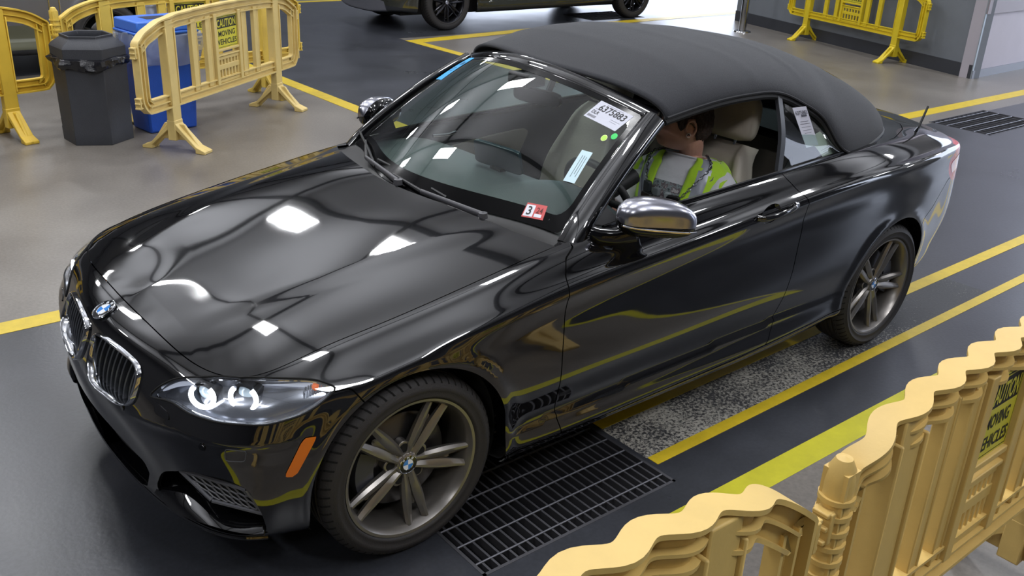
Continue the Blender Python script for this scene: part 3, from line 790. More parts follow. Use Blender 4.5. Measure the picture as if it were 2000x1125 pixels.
# ---------------------------------------------------------------- car materials
M_paint = mat('black_car_paint', '0b0b0d', .04, ior=2.0, spec=.5)
M_gap = mat('panel_gap_black', '030303', .9)
M_plast = mat('textured_black_plastic', '17181a', .5, bump=.2, bscale=300)
M_gloss = mat('gloss_black_trim', '08080a', .08)
M_chrome = mat('chrome', 'd8dade', .06, metal=1)
M_satin = mat('satin_silver', 'b4b5c0', .22, metal=1)
M_rubber = mat('tyre_rubber', '2a2829', .62, bump=.15, bscale=200)
M_wheel = mat('ferric_grey_alloy', '8b8783', .30, metal=.8)
M_wheel_d = mat('dark_wheel_barrel', '2c2b2b', .4, metal=.7)
M_disc = mat('brake_disc_steel', '5b5a5c', .35, metal=.9)
M_glass = thin_glass('windshield_glass', 'e2eee8')
M_lens = thin_glass('headlight_lens', 'f4f6f8')
M_fab = mat('black_soft_top_fabric', '1a1c23', .88, bump=.35, bscale=420, vary=.06, vscale=3, sheen=.12)
M_beige = mat('beige_leather', 'aba196', .5, bump=.12, bscale=90)
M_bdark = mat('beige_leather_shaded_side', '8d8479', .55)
M_dash = mat('dark_dashboard', '25282b', .6, bump=.15, bscale=250)
M_carpet = mat('black_carpet', '121214', .95)

CAR = empty('car', (-1.34, 0, 0), 'black soft-top convertible in the middle of the lane, headlights on, a driver at the wheel', 'car')
BODY = grid_piece(G, NG, FLIP)

# ---- hood and rear deck height functions, and their patches
ec = G[-1]                                     # top row of the ring
ub = int(np.argmin(np.abs(ec[:, 0] + .63) + (ec[:, 1] < .5) * 9)) # where the hood ends at the side
HXK = [-.50, -.38, -.2, 0, .2, .4, .5, .575]; HZK = [.964, .948, .914, .870, .824, .772, .745, .718]
class TPS:
    """thin plate spline z(x, y), even in y"""
    def __init__(q, P, lam=2e-5):
        P = np.array(P); P = np.concatenate([P, P[P[:, 1] > 1e-3] * [1, -1, 1]]); q.c = P[:, :2]; n = len(P)
        K = q.k(q.c, q.c) + lam * np.eye(n); A = np.zeros((n + 3, n + 3)); A[:n, :n] = K; A[:n, n] = 1; A[:n, n + 1:] = q.c; A[n, :n] = 1; A[n + 1:, :n] = q.c.T
        q.w = np.linalg.solve(A, np.r_[P[:, 2], 0, 0, 0])
    @staticmethod
    def k(a, b):
        r2 = ((a[:, None] - b[None]) ** 2).sum(-1); return .5 * r2 * np.log(r2 + 1e-12)
    def __call__(q, x, y):
        x = np.atleast_1d(np.array(x, float)); sh = x.shape; X = np.stack([x.ravel(), np.broadcast_to(np.array(y, float), sh).ravel()], 1)
        n = len(q.c); return (q.k(X, q.c) @ q.w[:n] + q.w[n] + X @ q.w[n + 1:]).reshape(sh)
_st = 7
_pts = [tuple(G[r_, c_]) for r_ in (NV - 1, NV - 4) for c_ in range(0, ub + 8, _st)] + [(x, 0, z) for x, z in zip(HXK[1:-1], HZK[1:-1])]
_pts += [(x, .30, float(ncub(HXK, HZK, x)[0]) - .0035) for x in (-.36, -.2, 0, .2, .4)]
_tps = TPS(_pts)
def zh(x, y):
    z = _tps(x, y); yr = np.interp(x, [-.6, .1, .5], [.58, .47, .34]); k = np.interp(x, [-.6, -.2, .3, .5], [.006, .006, .004, 0])
    t = np.clip((yr + .05 - np.abs(y)) / .10, 0, 1); return z + k * t * t * (3 - 2 * t)
def patch(edge, cpts, zf, rear=False, nt=70):
    nu = len(edge); T = np.linspace(0, 1, nt); out = np.zeros((nt, nu, 3))
    mis = edge[:, 2] - zf(edge[:, 0], edge[:, 1])
    for k, t in enumerate(T):
        x = edge[:, 0] * (1 - t) + cpts * t
        if not rear:
            w = np.clip((-.15 - edge[:, 0]) / .35, 0, 1); x = x * (1 - w) + (cpts + (edge[:, 0] - cpts) * (1 - t) ** 2) * w
        y = edge[:, 1] * (1 - t); out[k, :, 0] = x; out[k, :, 1] = y; out[k, :, 2] = zf(x, y) + mis * (1 - t) ** 3
    return out
# inset hood edge by the shut gap
eh = ec[:ub + 1].copy(); tan = np.gradient(eh, axis=0); tan /= np.linalg.norm(tan, axis=1, keepdims=True) + 1e-9
inw = np.cross(tan, [0, 0, 1.]); 
if inw[ub // 2] @ (np.array([-.1, 0, .8]) - eh[ub // 2]) < 0: inw = -inw
inw[0] = [-1, 0, 0]; eh = eh + inw * .0045; eh[0, 1] = 0
tt = np.linspace(0, 1, ub + 1); cx = np.interp(eh[:, 0], [-.63, -.3, .40], [-.44, -.26, .30]); fr = eh[:, 0] > .40
cx = np.where(eh[:, 0] > .40, np.interp(eh[:, 1], [0, .70], [.42, .30]), cx)
HG = patch(eh, cx, zh)
def gnorm(Gr, up=True):
    n = grid_normals(Gr); 
    if np.mean(n[2:-2, 2:-2, 2]) < 0: n = -n; return n, True
    return n, False
HN, hf = gnorm(HG)
def fixn(N, Gr, f, k=2):
    """analytic normals for degenerate borders of the height-field patches"""
    e = 1e-3; x = Gr[..., 0]; y = Gr[..., 1]; zx = (f(x + e, y) - f(x - e, y)) / 2 / e; zy = (f(x, np.abs(y) + e) - f(x, np.abs(y) - e)) / 2 / e
    n = np.stack([-zx, -zy, np.ones_like(zx)], -1); n /= np.linalg.norm(n, axis=-1, keepdims=True); return n
hn2 = fixn(HN, HG, zh)
wgt = np.clip(np.linspace(0, 1, HG.shape[0]) / .25, 0, 1)[:, None, None]; HN = HN * (1 - wgt) + hn2 * wgt; HN /= np.linalg.norm(HN, axis=-1, keepdims=True)
HN[-1, :, 1] = 0; HN[:, 0, 1] = 0
HOOD = grid_piece(HG, HN, hf); HOOD = join(HOOD, mirror(HOOD))
# ---- rear deck
ur = int(np.argmin(np.abs(ec[:, 0] + 2.33) + (ec[:, 1] < .5) * 9))
ed = ec[ur:].copy()
_pts = [tuple(G[r_, c_]) for r_ in (NV - 1, NV - 4) for c_ in range(ur, NU, _st)] + [(x, 0, z) for x, z in ((-2.4, 1.03), (-2.8, 1.028), (-3.1, 1.018), (-3.3, 1.004))]
zd = TPS(_pts)
cxd = np.where(ed[:, 0] > -3.25, ed[:, 0], np.interp(ed[:, 1], [0, .66], [-3.42, -3.25]))
DG = patch(ed, cxd, zd, True, 50); DN, df = gnorm(DG); DN[-1, :, 1] = 0
DN = np.nan_to_num(DN); DECK = grid_piece(DG, DN, df); DECK = join(DECK, mirror(DECK))

# ---- wheel arches
ARCH = .358
def arch_f(V, wx):
    x, y, z = V.T; r = np.where(z > .318, np.hypot(x - wx, z - .318), np.abs(x - wx)); f = r - ARCH
    return np.where(y < .45, .5, f)
for wx in (0.0, -2.69): BODY, _ = clip(BODY, arch_f(BODY.V, wx))

# ---- features cut out of the skin
P_head = [(.658, .421, .585), (.634, .45, .625), (.596, .502, .667), (.509, .614, .696), (.415, .717, .709), (.30, .79, .703), (.246, .83, .676), (.31, .834, .643), (.363, .827, .621), (.457, .792, .602), (.554, .704, .600), (.604, .607, .600), (.624, .524, .608)]
N_head = (.6, .62, .5)
P_kid = [(.70, .028, .612), (.69, .035, .650), (.675, .10, .662), (.66, .226, .664), (.645, .325, .655), (.650, .358, .630), (.685, .362, .535), (.705, .290, .507), (.719, .16, .497), (.723, .07, .505), (.712, .035, .56)]
N_kid = (1, .15, .25)
P_fog = [(.673, .420, .262), (.668, .50, .372), (.633, .64, .439), (.57, .745, .444), (.523, .79, .415), (.497, .81, .336), (.482, .806, .250), (.55, .765, .245), (.60, .70, .245), (.652, .56, .240)]
N_fog = (.8, .6, 0)
P_int = [(.70, .0, .375), (.70, .145, .372), (.678, .385, .345), (.685, .40, .31), (.679, .35, .232), (.682, .28, .202), (.696, .129, .205), (.70, 0, .205), (.70, -.02, .205), (.70, -.02, .375)]
N_int = (1, 0, 0)
P_mark = [(.369, .837, .554), (.330, .848, .553), (.400, .84, .438), (.431, .83, .443)]
N_mark = (.25, 1, 0)
P_tail = [(-3.17, .8, .865), (-3.25, .78, .925), (-3.42, .66, .93), (-3.50, .48, .925), (-3.52, .36, .90), (-3.54, .38, .82), (-3.45, .62, .76), (-3.30, .80, .735), (-3.20, .8, .79)]
N_tail = (-.7, .7, 0)
def cutout(B, poly, n, **k):
    return clip(B, -psdf(B, poly, n, **k))
BODY, HEAD = cutout(BODY, P_head, N_head, mode='soft', k=.30)
BODY, KID = cutout(BODY, P_kid, N_kid, mode='soft', k=.35)
BODY, FOG = cutout(BODY, P_fog, N_fog, mode='soft', k=.30)
BODY, INT = cutout(BODY, P_int, N_int)
BODY, MARK = cutout(BODY, P_mark, N_mark, mode='soft', k=.12)
BODY, TAIL = cutout(BODY, P_tail, N_tail, mode='soft', k=.3)
# black inner shell seen through the shut lines
SHELL = join(offset(BODY, .012), mirror(offset(BODY, .012)))
sh = pobj('inner_shell', SHELL, M_gap, CAR)
# strips just under the hood and deck edges
mb = MB()
for sgn in (1, -1):
    for E_ in (ec[:ub + 1], ec[ur:]):
        A = [(x, y * sgn, z - .010) for x, y, z in E_]; B_ = []
        for i, (x, y, z) in enumerate(E_):
            c = np.array([-.1 if E_ is not None and x > -1 else -3.0, 0, z]); d = np.array([min(max(c[0], x - .03), x + .03) - x, -y, 0]); d = d / max(np.linalg.norm(d), 1e-6) * .03
            B_.append((x + d[0], (y + d[1]) * sgn, z - .014))
        mb = MB(); mb.grid([A, B_]); obj('shut_line_channel', mb, M_gap, CAR)


# ---- panels
GAP = .0022
def side_poly(P, poly, g=0.):
    return sdf(poly, P.V[:, 0], P.V[:, 2]) + g
door_front = [(-.607, .10), (-.596, .30), (-.592, .55), (-.600, .75), (-.615, .83), (-.640, .88), (-.690, .905), (-.72, 1.2)]
door_rear = [(-1.86, 1.2), (-1.858, .97), (-1.90, .90), (-1.912, .84), (-1.906, .76), (-1.885, .60), (-1.855, .45), (-1.825, .33), (-1.79, .262)]
P_door = door_front + door_rear + [(-1.6, .252), (-.9, .238), (-.62, .232)]
P_door = [p for p in P_door if p[1] > .2]
P_sill = [(-.30, .0), (-.30, .235), (-.607, .232), (-.9, .238), (-1.6, .252), (-1.79, .262), (-2.10, .275), (-2.40, .30), (-2.40, 0)]
P_bump = [(1, -1), (1, .90), (.47, .90), (.47, .70), (.26, .668), (.215, .672), (.168, .60), (.13, .55), (.13, -1)]
P_rb = [(-5, -1), (-5, .80), (-3.40, .80), (-3.22, .762), (-3.06, .655), (-2.93, .60), (-2.93, -1)]
def split(P, f, g=GAP):
    """panel (f>0) and rest, each drawn back from the shut line"""
    a, _ = clip(P, f - g); _, b = clip(P, f + g); return a, b
f = side_poly(BODY, P_bump); BUMP, R1 = split(BODY, f)
f = side_poly(R1, P_rb); RBUMP, R2 = split(R1, f)
SILL, R3 = split(R2, side_poly(R2, P_sill))
DOOR, R4 = split(R3, side_poly(R3, P_door))
FEND, QUAR = split(R4, R4.V[:, 0] + 1.2)
# the bumper and hood front panel
pobj('hood', HOOD, M_paint, CAR)
fb = pobj('front_bumper', join(BUMP, mirror(BUMP)), M_paint, CAR)
pobj('rear_bumper', join(RBUMP, mirror(RBUMP)), M_paint, CAR)
for nm, Pc in (('front_fender', FEND), ('rear_quarter_panel', QUAR), ('side_skirt', SILL)):
    pobj(nm, Pc, M_paint, CAR); pobj(nm, mirror(Pc), M_paint, CAR)
doorL = pobj('door', DOOR, M_paint, CAR); doorR = pobj('door', mirror(DOOR), M_paint, CAR)
# deck: tonneau cover and trunk lid
tp = [(-3.13, .66), (-3.13, .56), (-3.24, .50), (-3.34, .36), (-3.38, .18), (-3.39, 0)]
P_ton = tp + [(x, -y) for x, y in tp[::-1]][1:] + [(-2.0, -1), (-2.0, 1)]
P_ton = [(-2.34, .757), (-2.60, .735), (-2.85, .69), (-3.05, .615), (-3.13, .555), (-3.18, .44), (-3.21, .25), (-3.22, 0)]
P_ton = P_ton + [(x, -y) for x, y in P_ton[::-1]][1:] + [(-2.0, -.757), (-2.0, .757)]
TON, TRK = split(DECK, sdf(P_ton, DECK.V[:, 0], DECK.V[:, 1]), .002)
P_trk = [(-3.16, .40), (-3.25, .60), (-3.36, .585), (-3.7, .50), (-3.7, 0)]; P_trk = P_trk + [(x, -y) for x, y in P_trk[::-1]][1:]
TRK2, DK = split(TRK, sdf(P_trk + [(-3.0, -.38), (-3.0, .38)], TRK.V[:, 0], TRK.V[:, 1]), .0018)
pobj('tonneau_cover', TON, M_paint, CAR); pobj('trunk_lid', TRK2, M_paint, CAR); DKL, DKR = clip(DK, DK.V[:, 1] + 0); pobj('deck_panel', DKL, M_paint, CAR); pobj('deck_panel', DKR, M_paint, CAR)
mb = MB(); 
for s_ in (-1, 1): mb.grid([[(-2.3, .70 * s_, .985), (-3.25, .60 * s_, .955)], [(-2.3, 0, 1.0), (-3.45, 0, .955)]])
obj('deck_underlay', mb, M_gap, CAR)

# ---- arch linings and lips
for wx in (0.0, -2.69):
    for s_ in (1, -1):
        mb = MB(); n = 40; A = [(-.12 if False else 0)]
        angs = np.linspace(-.35, PI + .35, n); rows = []
        for r, y in ((ARCH + .004, .80), (ARCH + .02, .60), (ARCH + .02, .42)):
            rows.append([(wx + r * math.cos(a), s_ * y, .318 + r * math.sin(a)) for a in angs])
        mb.grid(rows); mb.add([(wx + (ARCH + .02) * math.cos(a), s_ * .42, .318 + (ARCH + .02) * math.sin(a)) for a in angs], [tuple(range(n))])
        obj('wheel_arch_liner', mb, M_carpet, CAR)
_V = G.reshape(-1, 3); _V = _V[_V[:, 1] > .6]
def skin_y(x, z):
    d = (_V[:, 0] - x) ** 2 + (_V[:, 2] - z) ** 2; i = np.argsort(d)[:6]; w = 1 / (d[i] + 1e-6); return float((_V[i, 1] * w).sum() / w.sum())
for wx in (0.0, -2.69):
    pr_ = [(wx + ARCH * math.cos(a), .318 + ARCH * math.sin(a)) for a in np.linspace(-.02, PI + .02, 61)]
    pr_ = [(wx + ARCH, .27), (wx + ARCH, .295)] + pr_ + [(wx - ARCH, .295), (wx - ARCH, .27)]
    yy = np.array([skin_y(x, z) for x, z in pr_]); yy = np.convolve(np.r_[yy[:2], yy, yy[-2:]], np.ones(5) / 5, 'valid') - .001
    for s_ in (1, -1):
        mb = MB(); mb.grid([[(x, s_ * y, z) for (x, z), y in zip(pr_, yy)], [(x, s_ * (y - .05), z) for (x, z), y in zip(pr_, yy)]]); obj('wheel_arch_lip', mb, M_gloss, CAR)

# ---- headlights
P_led = None
def headlight(P, s_):
    mir = (lambda q: q) if s_ > 0 else (lambda q: (q[0], -q[1], q[2]))
    H_ = empty('headlight', mir((.45, .7, .65))); link_parent(H_, CAR)
    pobj('lens', P, M_lens, H_)
    # dark gasket and bright rim around the lens
    mb = rim(P, .022); obj('housing_wall', mb, mat('headlight_bezel', '9fa2a8', .25, metal=.8), H_)
    deep = offset(P, .05); pobj('reflector_bowl', deep, mat('headlight_reflector', 'a9acb4', .2, metal=.75), H_)
    mb = rim(offset(P, .022), .03); obj('housing_wall', mb, mat('headlight_inner_wall', '8d9097', .3, metal=.6), H_)
    c_n = np.array([.72 * 1, .60 * s_, .25]); c_n /= np.linalg.norm(c_n)
    for (cx_, cy_, cz_, r, dep) in ((.563, .600, .641, .036, .055), (.478, .690, .650, .040, .055)):
        c = Vector((cx_, cy_ * s_, cz_)); M = frame(c - Vector(c_n) * .010, np.cross([0, 0, 1], c_n), (0, 0, 1))
        mb = MB(); mb.lathe([(r * 1.12, -.05), (r * 1.12, .002), (r * .92, .004), (r * .85, -.01), (r * .80, -.05)], 40, M); o_ = obj('projector', mb, mat('projector_dark', '46484d', .2, metal=.8), H_)
        mb = MB(); mb.lathe([(r * .78 * math.sin(a), -.03 + r * .5 * math.cos(a)) for a in np.linspace(.001, PI / 2, 10)], 32, M); obj('projector_lens', mb, thin_m, H_)
        mb = MB(); n = 40; path = []
        for k in range(n + 1):   # ring light, open at the top
            a = math.radians(-228 + 276 * k / n); path.append(M @ Vector((r * .98 * math.cos(a), r * .98 * math.sin(a), .006)))
        mb.tube(path, .0075, 8); obj('ring_light', mb, mat('white_ring_light', 'ffffff', .4, emit='f2f6ff', estr=6.0), H_)
    Lp = max(boundary_loops(P), key=len); mb = MB(); mb.tube([Vector(P.V[i]) + Vector(P.N[i]) * .001 for i in Lp[::2]], .0030, 6, closed=True); obj('lens_gasket', mb, M_gap, H_)
    P3 = offset(P, .012); cc = P3.V.mean(0); mb = MB(); mb.tube([Vector(P3.V[i] + (cc - P3.V[i]) * .035) for i in Lp[::2]], .0034, 6, closed=True); obj('lens_edge_trim', mb, M_chrome, H_)
    # brow strip over the projectors
    u, v, n_ = basis(np.array(N_head) * [1, s_, 1])
    pts = [mir(p) for p in [(.640, .466, .628), (.596, .515, .655), (.512, .615, .680), (.418, .712, .692), (.315, .788, .687)]]
    mb = MB(); mb.tube([Vector(p) - Vector(np.array(N_head) * [1, s_, 1]) * .03 for p in cr(pts, 8)], .009, 8, flat=.6); obj('brow_strip', mb, mat('headlight_brow', 'c9ccd2', .3, metal=.4, emit='dfe8ff', estr=.35), H_)
    # fluted indicator and small amber bulb at the outer end
    mb = MB()
    for k in range(9):
        a = Vector(mir((.345 - .008 * k, .800 + .0015 * k, .640 + .002 * k))) - Vector((.02, .028 * s_, .0)); mb.tube([a, a + Vector((-.004, .001 * s_, .035))], .0035, 6)
    obj('indicator_flutes', mb, M_chrome, H_)
    mb = MB(); mb.lathe([(.010 * math.sin(a), .012 * math.cos(a)) for a in np.linspace(.001, PI, 10)], 16, Matrix.Translation(Vector(mir((.305, .800, .672))) - Vector((.01, .02 * s_, 0)))); obj('amber_bulb', mb, mat('amber_bulb', 'd9601a', .3, emit='e06a20', estr=.6), H_)
    return H_
def link_parent(o, parent):
    o.parent = parent; o.matrix_parent_inverse = Matrix.Translation(parent.location).inverted()
thin_m = mat('projector_glass', 'cfe0ea', .03, metal=.0, ior=1.6, coat=1)
headlight(HEAD, 1); headlight(mirror(HEAD), -1)

# ---- kidney grilles
def kidney(P, s_):
    mir = (lambda q: q) if s_ > 0 else (lambda q: (q[0], -q[1], q[2]))
    K = empty('kidney_grille', mir((.69, .2, .58))); link_parent(K, CAR)
    out = soft([basis_uv(mir(p), s_) for p in P_kid], .35)
    L = max(boundary_loops(P), key=len); A = P.V[L]; Nn = P.N[L]; n = len(L)
    cen = A.mean(0); idx = np.arange(n)
    # chrome frame: a rounded band standing proud of the bumper
    # resample evenly to avoid slivers
    seg = np.r_[0, np.cumsum(np.linalg.norm(np.diff(np.vstack([A, A[:1]]), axis=0), axis=1))]; S_ = np.linspace(0, seg[-1], 121)[:-1]
    A2 = np.stack([np.interp(S_, seg, np.r_[A[:, k], A[0, k]]) for k in range(3)], 1); N2 = np.stack([np.interp(S_, seg, np.r_[Nn[:, k], Nn[0, k]]) for k in range(3)], 1)
    for _ in range(3): A2 = (np.roll(A2, 1, 0) + 2 * A2 + np.roll(A2, -1, 0)) / 4; N2 = (np.roll(N2, 1, 0) + 2 * N2 + np.roll(N2, -1, 0)) / 4
    fwd = np.array([1, .05 * s_, .12]); fwd /= np.linalg.norm(fwd); rows = []
    inn = cen - A2; inn -= np.outer((inn * fwd).sum(1), fwd); inn /= np.linalg.norm(inn, axis=1, keepdims=True)
    for a_, b_ in ((-.002, -.01), (0, .010), (.003, .014), (.007, .015), (.011, .011), (.013, .0), (.015, -.03)): rows.append([tuple(v) for v in A2 + inn * a_ + fwd * b_])
    mb = MB(); mb.grid(rows, closed=True); obj('chrome_frame', mb, M_chrome, K)
    back = offset(P, .0); back = Piece(back.V - fwd * .055, back.N, back.Q, back.F); pobj('grille_void', back, M_gap, K)
    Pin = MB(); rows = [[tuple(v) for v in A2 + inn * .013 - fwd * .0], [tuple(v) for v in A2 + inn * .011 - fwd * .055]]; Pin.grid(rows, closed=True); obj('grille_duct', Pin, M_gloss, K)
    ys = np.linspace(.062, .335, 10); 
    u2 = A2[:, 1] * s_
    for y_ in ys:
        up = [A2[i] for i in range(120) if (u2[i] - y_) * (u2[(i + 1) % 120] - y_) <= 0]
        if len(up) < 2: continue
        zs = sorted(up, key=lambda q: q[2]); lo, hi = zs[0], zs[-1]; mb = MB()
        path = [lo * (1 - t) + hi * t - fwd * (.004 + .028 * (1 - t) ** 1.5 * 0 + .010 + .012 * (2 * t - 1) ** 2) for t in np.linspace(.04, .96, 9)]
        mb.sweep([Vector(p) for p in path], [(-.0035, -.016), (.0035, -.016), (.0035, .008), (0, .011), (-.0035, .008)], tuple(fwd)); obj('slat', mb, mat('grille_slat', '8f9298', .25, metal=.9), K)
def basis_uv(p, s_): return (p[1], p[2])
kidney(KID, 1); kidney(mirror(KID), -1)

# ---- lower intakes
M_mesh = mat('honeycomb_plastic', '606168', .35)
def intake(P, s_, fog=True):
    nm = 'fog_intake' if fog else 'centre_intake'
    mb = rim(P, .09, (-1, 0, 0) if not fog else (-.85, -.5 * s_, 0)); o = obj(nm, mb, M_gloss, CAR)
    d = np.array((-.08, 0, 0)) if not fog else np.array((-.075, -.045 * s_, 0))
    pobj('intake_void', Piece(P.V + d, P.N, P.Q, P.F), M_gap, o); return o
for Pc, s_ in ((FOG, 1), (mirror(FOG), -1)):
    o = intake(Pc, s_)
    # honeycomb insert in the upper outer half, on a bilinear patch a little behind the skin
    c4 = [np.array(c) for c in ((.648, .592, .412), (.530, .782, .405), (.490, .802, .318), (.600, .690, .345))]
    c4 = [np.array((c[0] - .006, c[1] - .004, c[2])) for c in c4]; mb = MB()
    def Bp(a, b): q = (1 - a) * ((1 - b) * c4[3] + b * c4[0]) + a * ((1 - b) * c4[2] + b * c4[1]); return Vector((q[0], q[1] * s_, q[2]))
    nx_, ny_ = 7.5, 3.2; seg = set()
    for i in range(-1, 11):
        for j in range(-1, 6):
            cx_ = (i + (.5 if j % 2 else 0)) / nx_; cy_ = j * .86 / ny_
            pts = [(cx_ + .577 / nx_ * math.sin(k * PI / 3) , cy_ + .577 / ny_ * math.cos(k * PI / 3)) for k in range(6)]
            for k in range(6):
                a, b = pts[k], pts[(k + 1) % 6]; kk = tuple(sorted(((round(a[0], 3), round(a[1], 3)), (round(b[0], 3), round(b[1], 3)))))
                if kk in seg: continue
                if all(-.01 <= q[0] <= 1.01 and -.01 <= q[1] <= 1.01 for q in (a, b)): seg.add(kk); mb.tube([Bp(*a), Bp(*b)], .0030, 5, flat=.8)
    mb.tube([Bp(t, -.02) for t in np.linspace(0, 1, 6)], .006, 6); mb.tube([Bp(t, 1.02) for t in np.linspace(0, 1, 6)], .006, 6); mb.tube([Bp(1.0, t) for t in np.linspace(0, 1, 4)], .006, 6); mb.tube([Bp(0.0, t) for t in np.linspace(0, 1, 4)], .006, 6)
    obj('honeycomb_insert', mb, M_mesh, o)
    mb = MB(); mb.add([Bp(0, 0) - Vector((.02, 0, 0)), Bp(1, 0) - Vector((.02, 0, 0)), Bp(1, 1) - Vector((.02, 0, 0)), Bp(0, 1) - Vector((.02, 0, 0))], [(0, 1, 2, 3)]); obj('insert_backing', mb, mat('insert_backing', '1d1e20', .6), o)
    # the blade that runs from the splitter under the insert
    mir = (lambda q: (q[0], q[1] * s_, q[2]))
    top = cr([(.672, .42, .275), (.655, .54, .292), (.60, .68, .282), (.55, .755, .272), (.505, .80, .268)], 6); bot = cr([(.672, .42, .250), (.655, .56, .250), (.60, .70, .266), (.55, .765, .262), (.488, .806, .250)], 6)
    mb = MB(); mb.grid([[mir(p) for p in top * 1 - np.array([.055, .03, -.010])], [mir(p) for p in (top + bot) / 2 - np.array([.01, .0, -.004])], [mir(p) for p in bot + np.array([.004, .002, 0])], [mir(p) for p in bot + np.array([-.01, 0, -.012])]]); obj('blade', mb, M_paint, o)
o = intake(join(INT, mirror(INT)), 1, False)
mb = MB()
for z in (.245, .27, .295, .325, .352):
    w = np.interp(z, [.2, .30, .37], [.28, .37, .30]); mb.tube([(.655 - .10 * (y / .5) ** 2, y, z) for y in np.linspace(-w, w, 13)], .004, 6)
obj('intake_bars', mb, M_gap, o)
# splitter lip along the bottom
mb = MB(); k0 = 9 * 1; row = [tuple(v) for v in G[9][:14 * 4]]; 
left = [Vector(v) + Vector((.004, 0, -.004)) for v in row]; full = [Vector((v.x, -v.y, v.z)) for v in left[::-1]][:-1] + left
mb.tube(full, .008, 8, up=(0, 0, 1)); obj('splitter_lip', mb, M_paint, CAR)

# ---- side markers, tail lights, small bumper details
for Pc in (MARK, mirror(MARK)):
    o = pobj('side_marker', Piece(Pc.V + Pc.N * .003, Pc.N, Pc.Q, Pc.F), mat('amber_side_marker', 'd06c10', .25, coat=.6), CAR); o2 = obj('marker_rim', rim(Pc, .01), M_gap, o)
for Pc in (TAIL, mirror(TAIL)):
    o = pobj('tail_light', Pc, mat('red_tail_lens', 'c01414', .12, coat=.15), CAR); obj('tail_light_rim', rim(Pc, .01), M_gap, o)
    s_ = 1 if Pc.V[:, 1].mean() > 0 else -1
    Q_, _ = clip(Pc, psdf(Pc, [(-3.215, .8 * s_, .845), (-3.30, .76 * s_, .872), (-3.36, .7 * s_, .87), (-3.33, .74 * s_, .80), (-3.25, .8 * s_, .79)], (-.7, .7 * s_, 0)))
    pobj('tail_light_insert', Piece(Q_.V + Q_.N * .0012, Q_.N, Q_.Q, Q_.F), mat('pale_tail_insert', 'e09a8a', .1, coat=1.0), o)
def on_skin(p, n_out, lift=.0):
    """nearest point of the body surface and its normal"""
    V = G.reshape(-1, 3); i = np.argmin(((V - np.array(p)) ** 2).sum(1)); return Vector(V[i]) + Vector(NG.reshape(-1, 3)[i]) * lift, Vector(NG.reshape(-1, 3)[i])
for s_ in (1, -1):
    for (px_, py_, pz_) in ((.604, .68, .524), (.70, .30, .50)):
        c, n_ = on_skin((px_, py_, pz_), None, .0005); c.y *= s_; n_.y *= s_; M = frame(c, n_.cross(Vector((0, 0, 1))), (0, 0, 1))
        M = frame(c, Vector((0, 0, 1)).cross(n_), (0, 0, 1)); mb = MB(); mb.lathe([(.0001, .002), (.009, .002), (.0095, .0005), (.0125, .0008), (.013, -.002)], 24, M); obj('parking_sensor', mb, M_gloss, CAR)
    q = [(.559, .737, .536), (.513, .777, .534), (.522, .779, .501), (.564, .742, .5)]; u_, v_, n_ = basis((.7, .7, 0)); mb = MB(); pts = []
    for (a, b) in soft([(np.dot(p, u_), np.dot(p, v_)) for p in q], .2): pts.append(None) if False else pts.append((a, b))
    loop = []
    for a, b in pts:
        w = u_ * a + v_ * b + n_ * np.dot(q[0], n_); c, nn = on_skin(w, None, .0008); V = G.reshape(-1, 3); 
        c = Vector(w) + (c - Vector(w)).dot(Vector(n_)) * Vector(n_); loop.append(Vector((c.x, c.y * s_, c.z)))
    mb.tube(loop, .0013, 5, closed=True); obj('tow_eye_cover_seam', mb, M_gap if False else mat('seam_grey', '4a4b50', .5), CAR)
# ---------------------------------------------------------------- soft top
RE = [(-1.285, .612, 1.262), (-1.55, .625, 1.302), (-1.77, .63, 1.312), (-1.95, .632, 1.298), (-2.12, .645, 1.236), (-2.26, .68, 1.138), (-2.365, .738, 1.000), (-2.67, .69, 1.000), (-2.93, .575, 1.006), (-3.07, .40, 1.012), (-3.13, .20, 1.018), (-3.15, 0, 1.022)]
RC = [(-1.155, 0, 1.372), (-1.5, 0, 1.428), (-1.85, 0, 1.440), (-2.15, 0, 1.428), (-2.38, 0, 1.402), (-2.54, 0, 1.370), (-2.66, 0, 1.338), (-2.79, 0, 1.290), (-2.92, 0, 1.215), (-3.03, 0, 1.13), (-3.10, 0, 1.065), (-3.15, 0, 1.022)]
def roof_grid(nper=10, nt=40):
    k = len(RE); Bq = bs_basis(k, nper); E_ = Bq @ np.array(RE); C_ = Bq @ np.array(RC); n = len(E_); u = np.linspace(0, k - 1, n)
    T = np.linspace(0, 1, nt); out = np.zeros((nt, n, 3))
    py = np.interp(u, [0, 2, 6, 11], [.62, .62, .80, .85]); pz = np.interp(u, [0, 2, 6, 11], [.95, .90, 1.0, 1.05])
    for j, t in enumerate(T):
        c = np.cos(t * PI / 2); s_ = np.sin(t * PI / 2)
        if c < 1e-9: c = 0.
        w = 1 - (1 - t) ** 1.0
        yy = c ** py; zz = s_ ** pz
        out[j, :, 1] = E_[:, 1] * yy; out[j, :, 2] = E_[:, 2] + (C_[:, 2] - E_[:, 2]) * zz
        out[j, :, 0] = E_[:, 0] + (C_[:, 0] - E_[:, 0]) * (1 - yy ** 1.6)
    # bows pressing through the fabric
    x = out[..., 0]
    for xb, a in ((-1.52, .0025), (-1.86, .002), (-2.22, .003), (-2.50, .002)):
        out[..., 2] += a * np.exp(-((x - xb - .04 * (out[..., 1] / .6) ** 2) / .035) ** 2) * np.clip((out[..., 2] - 1.30) / .05, 0, 1)
    return out
RG = roof_grid()
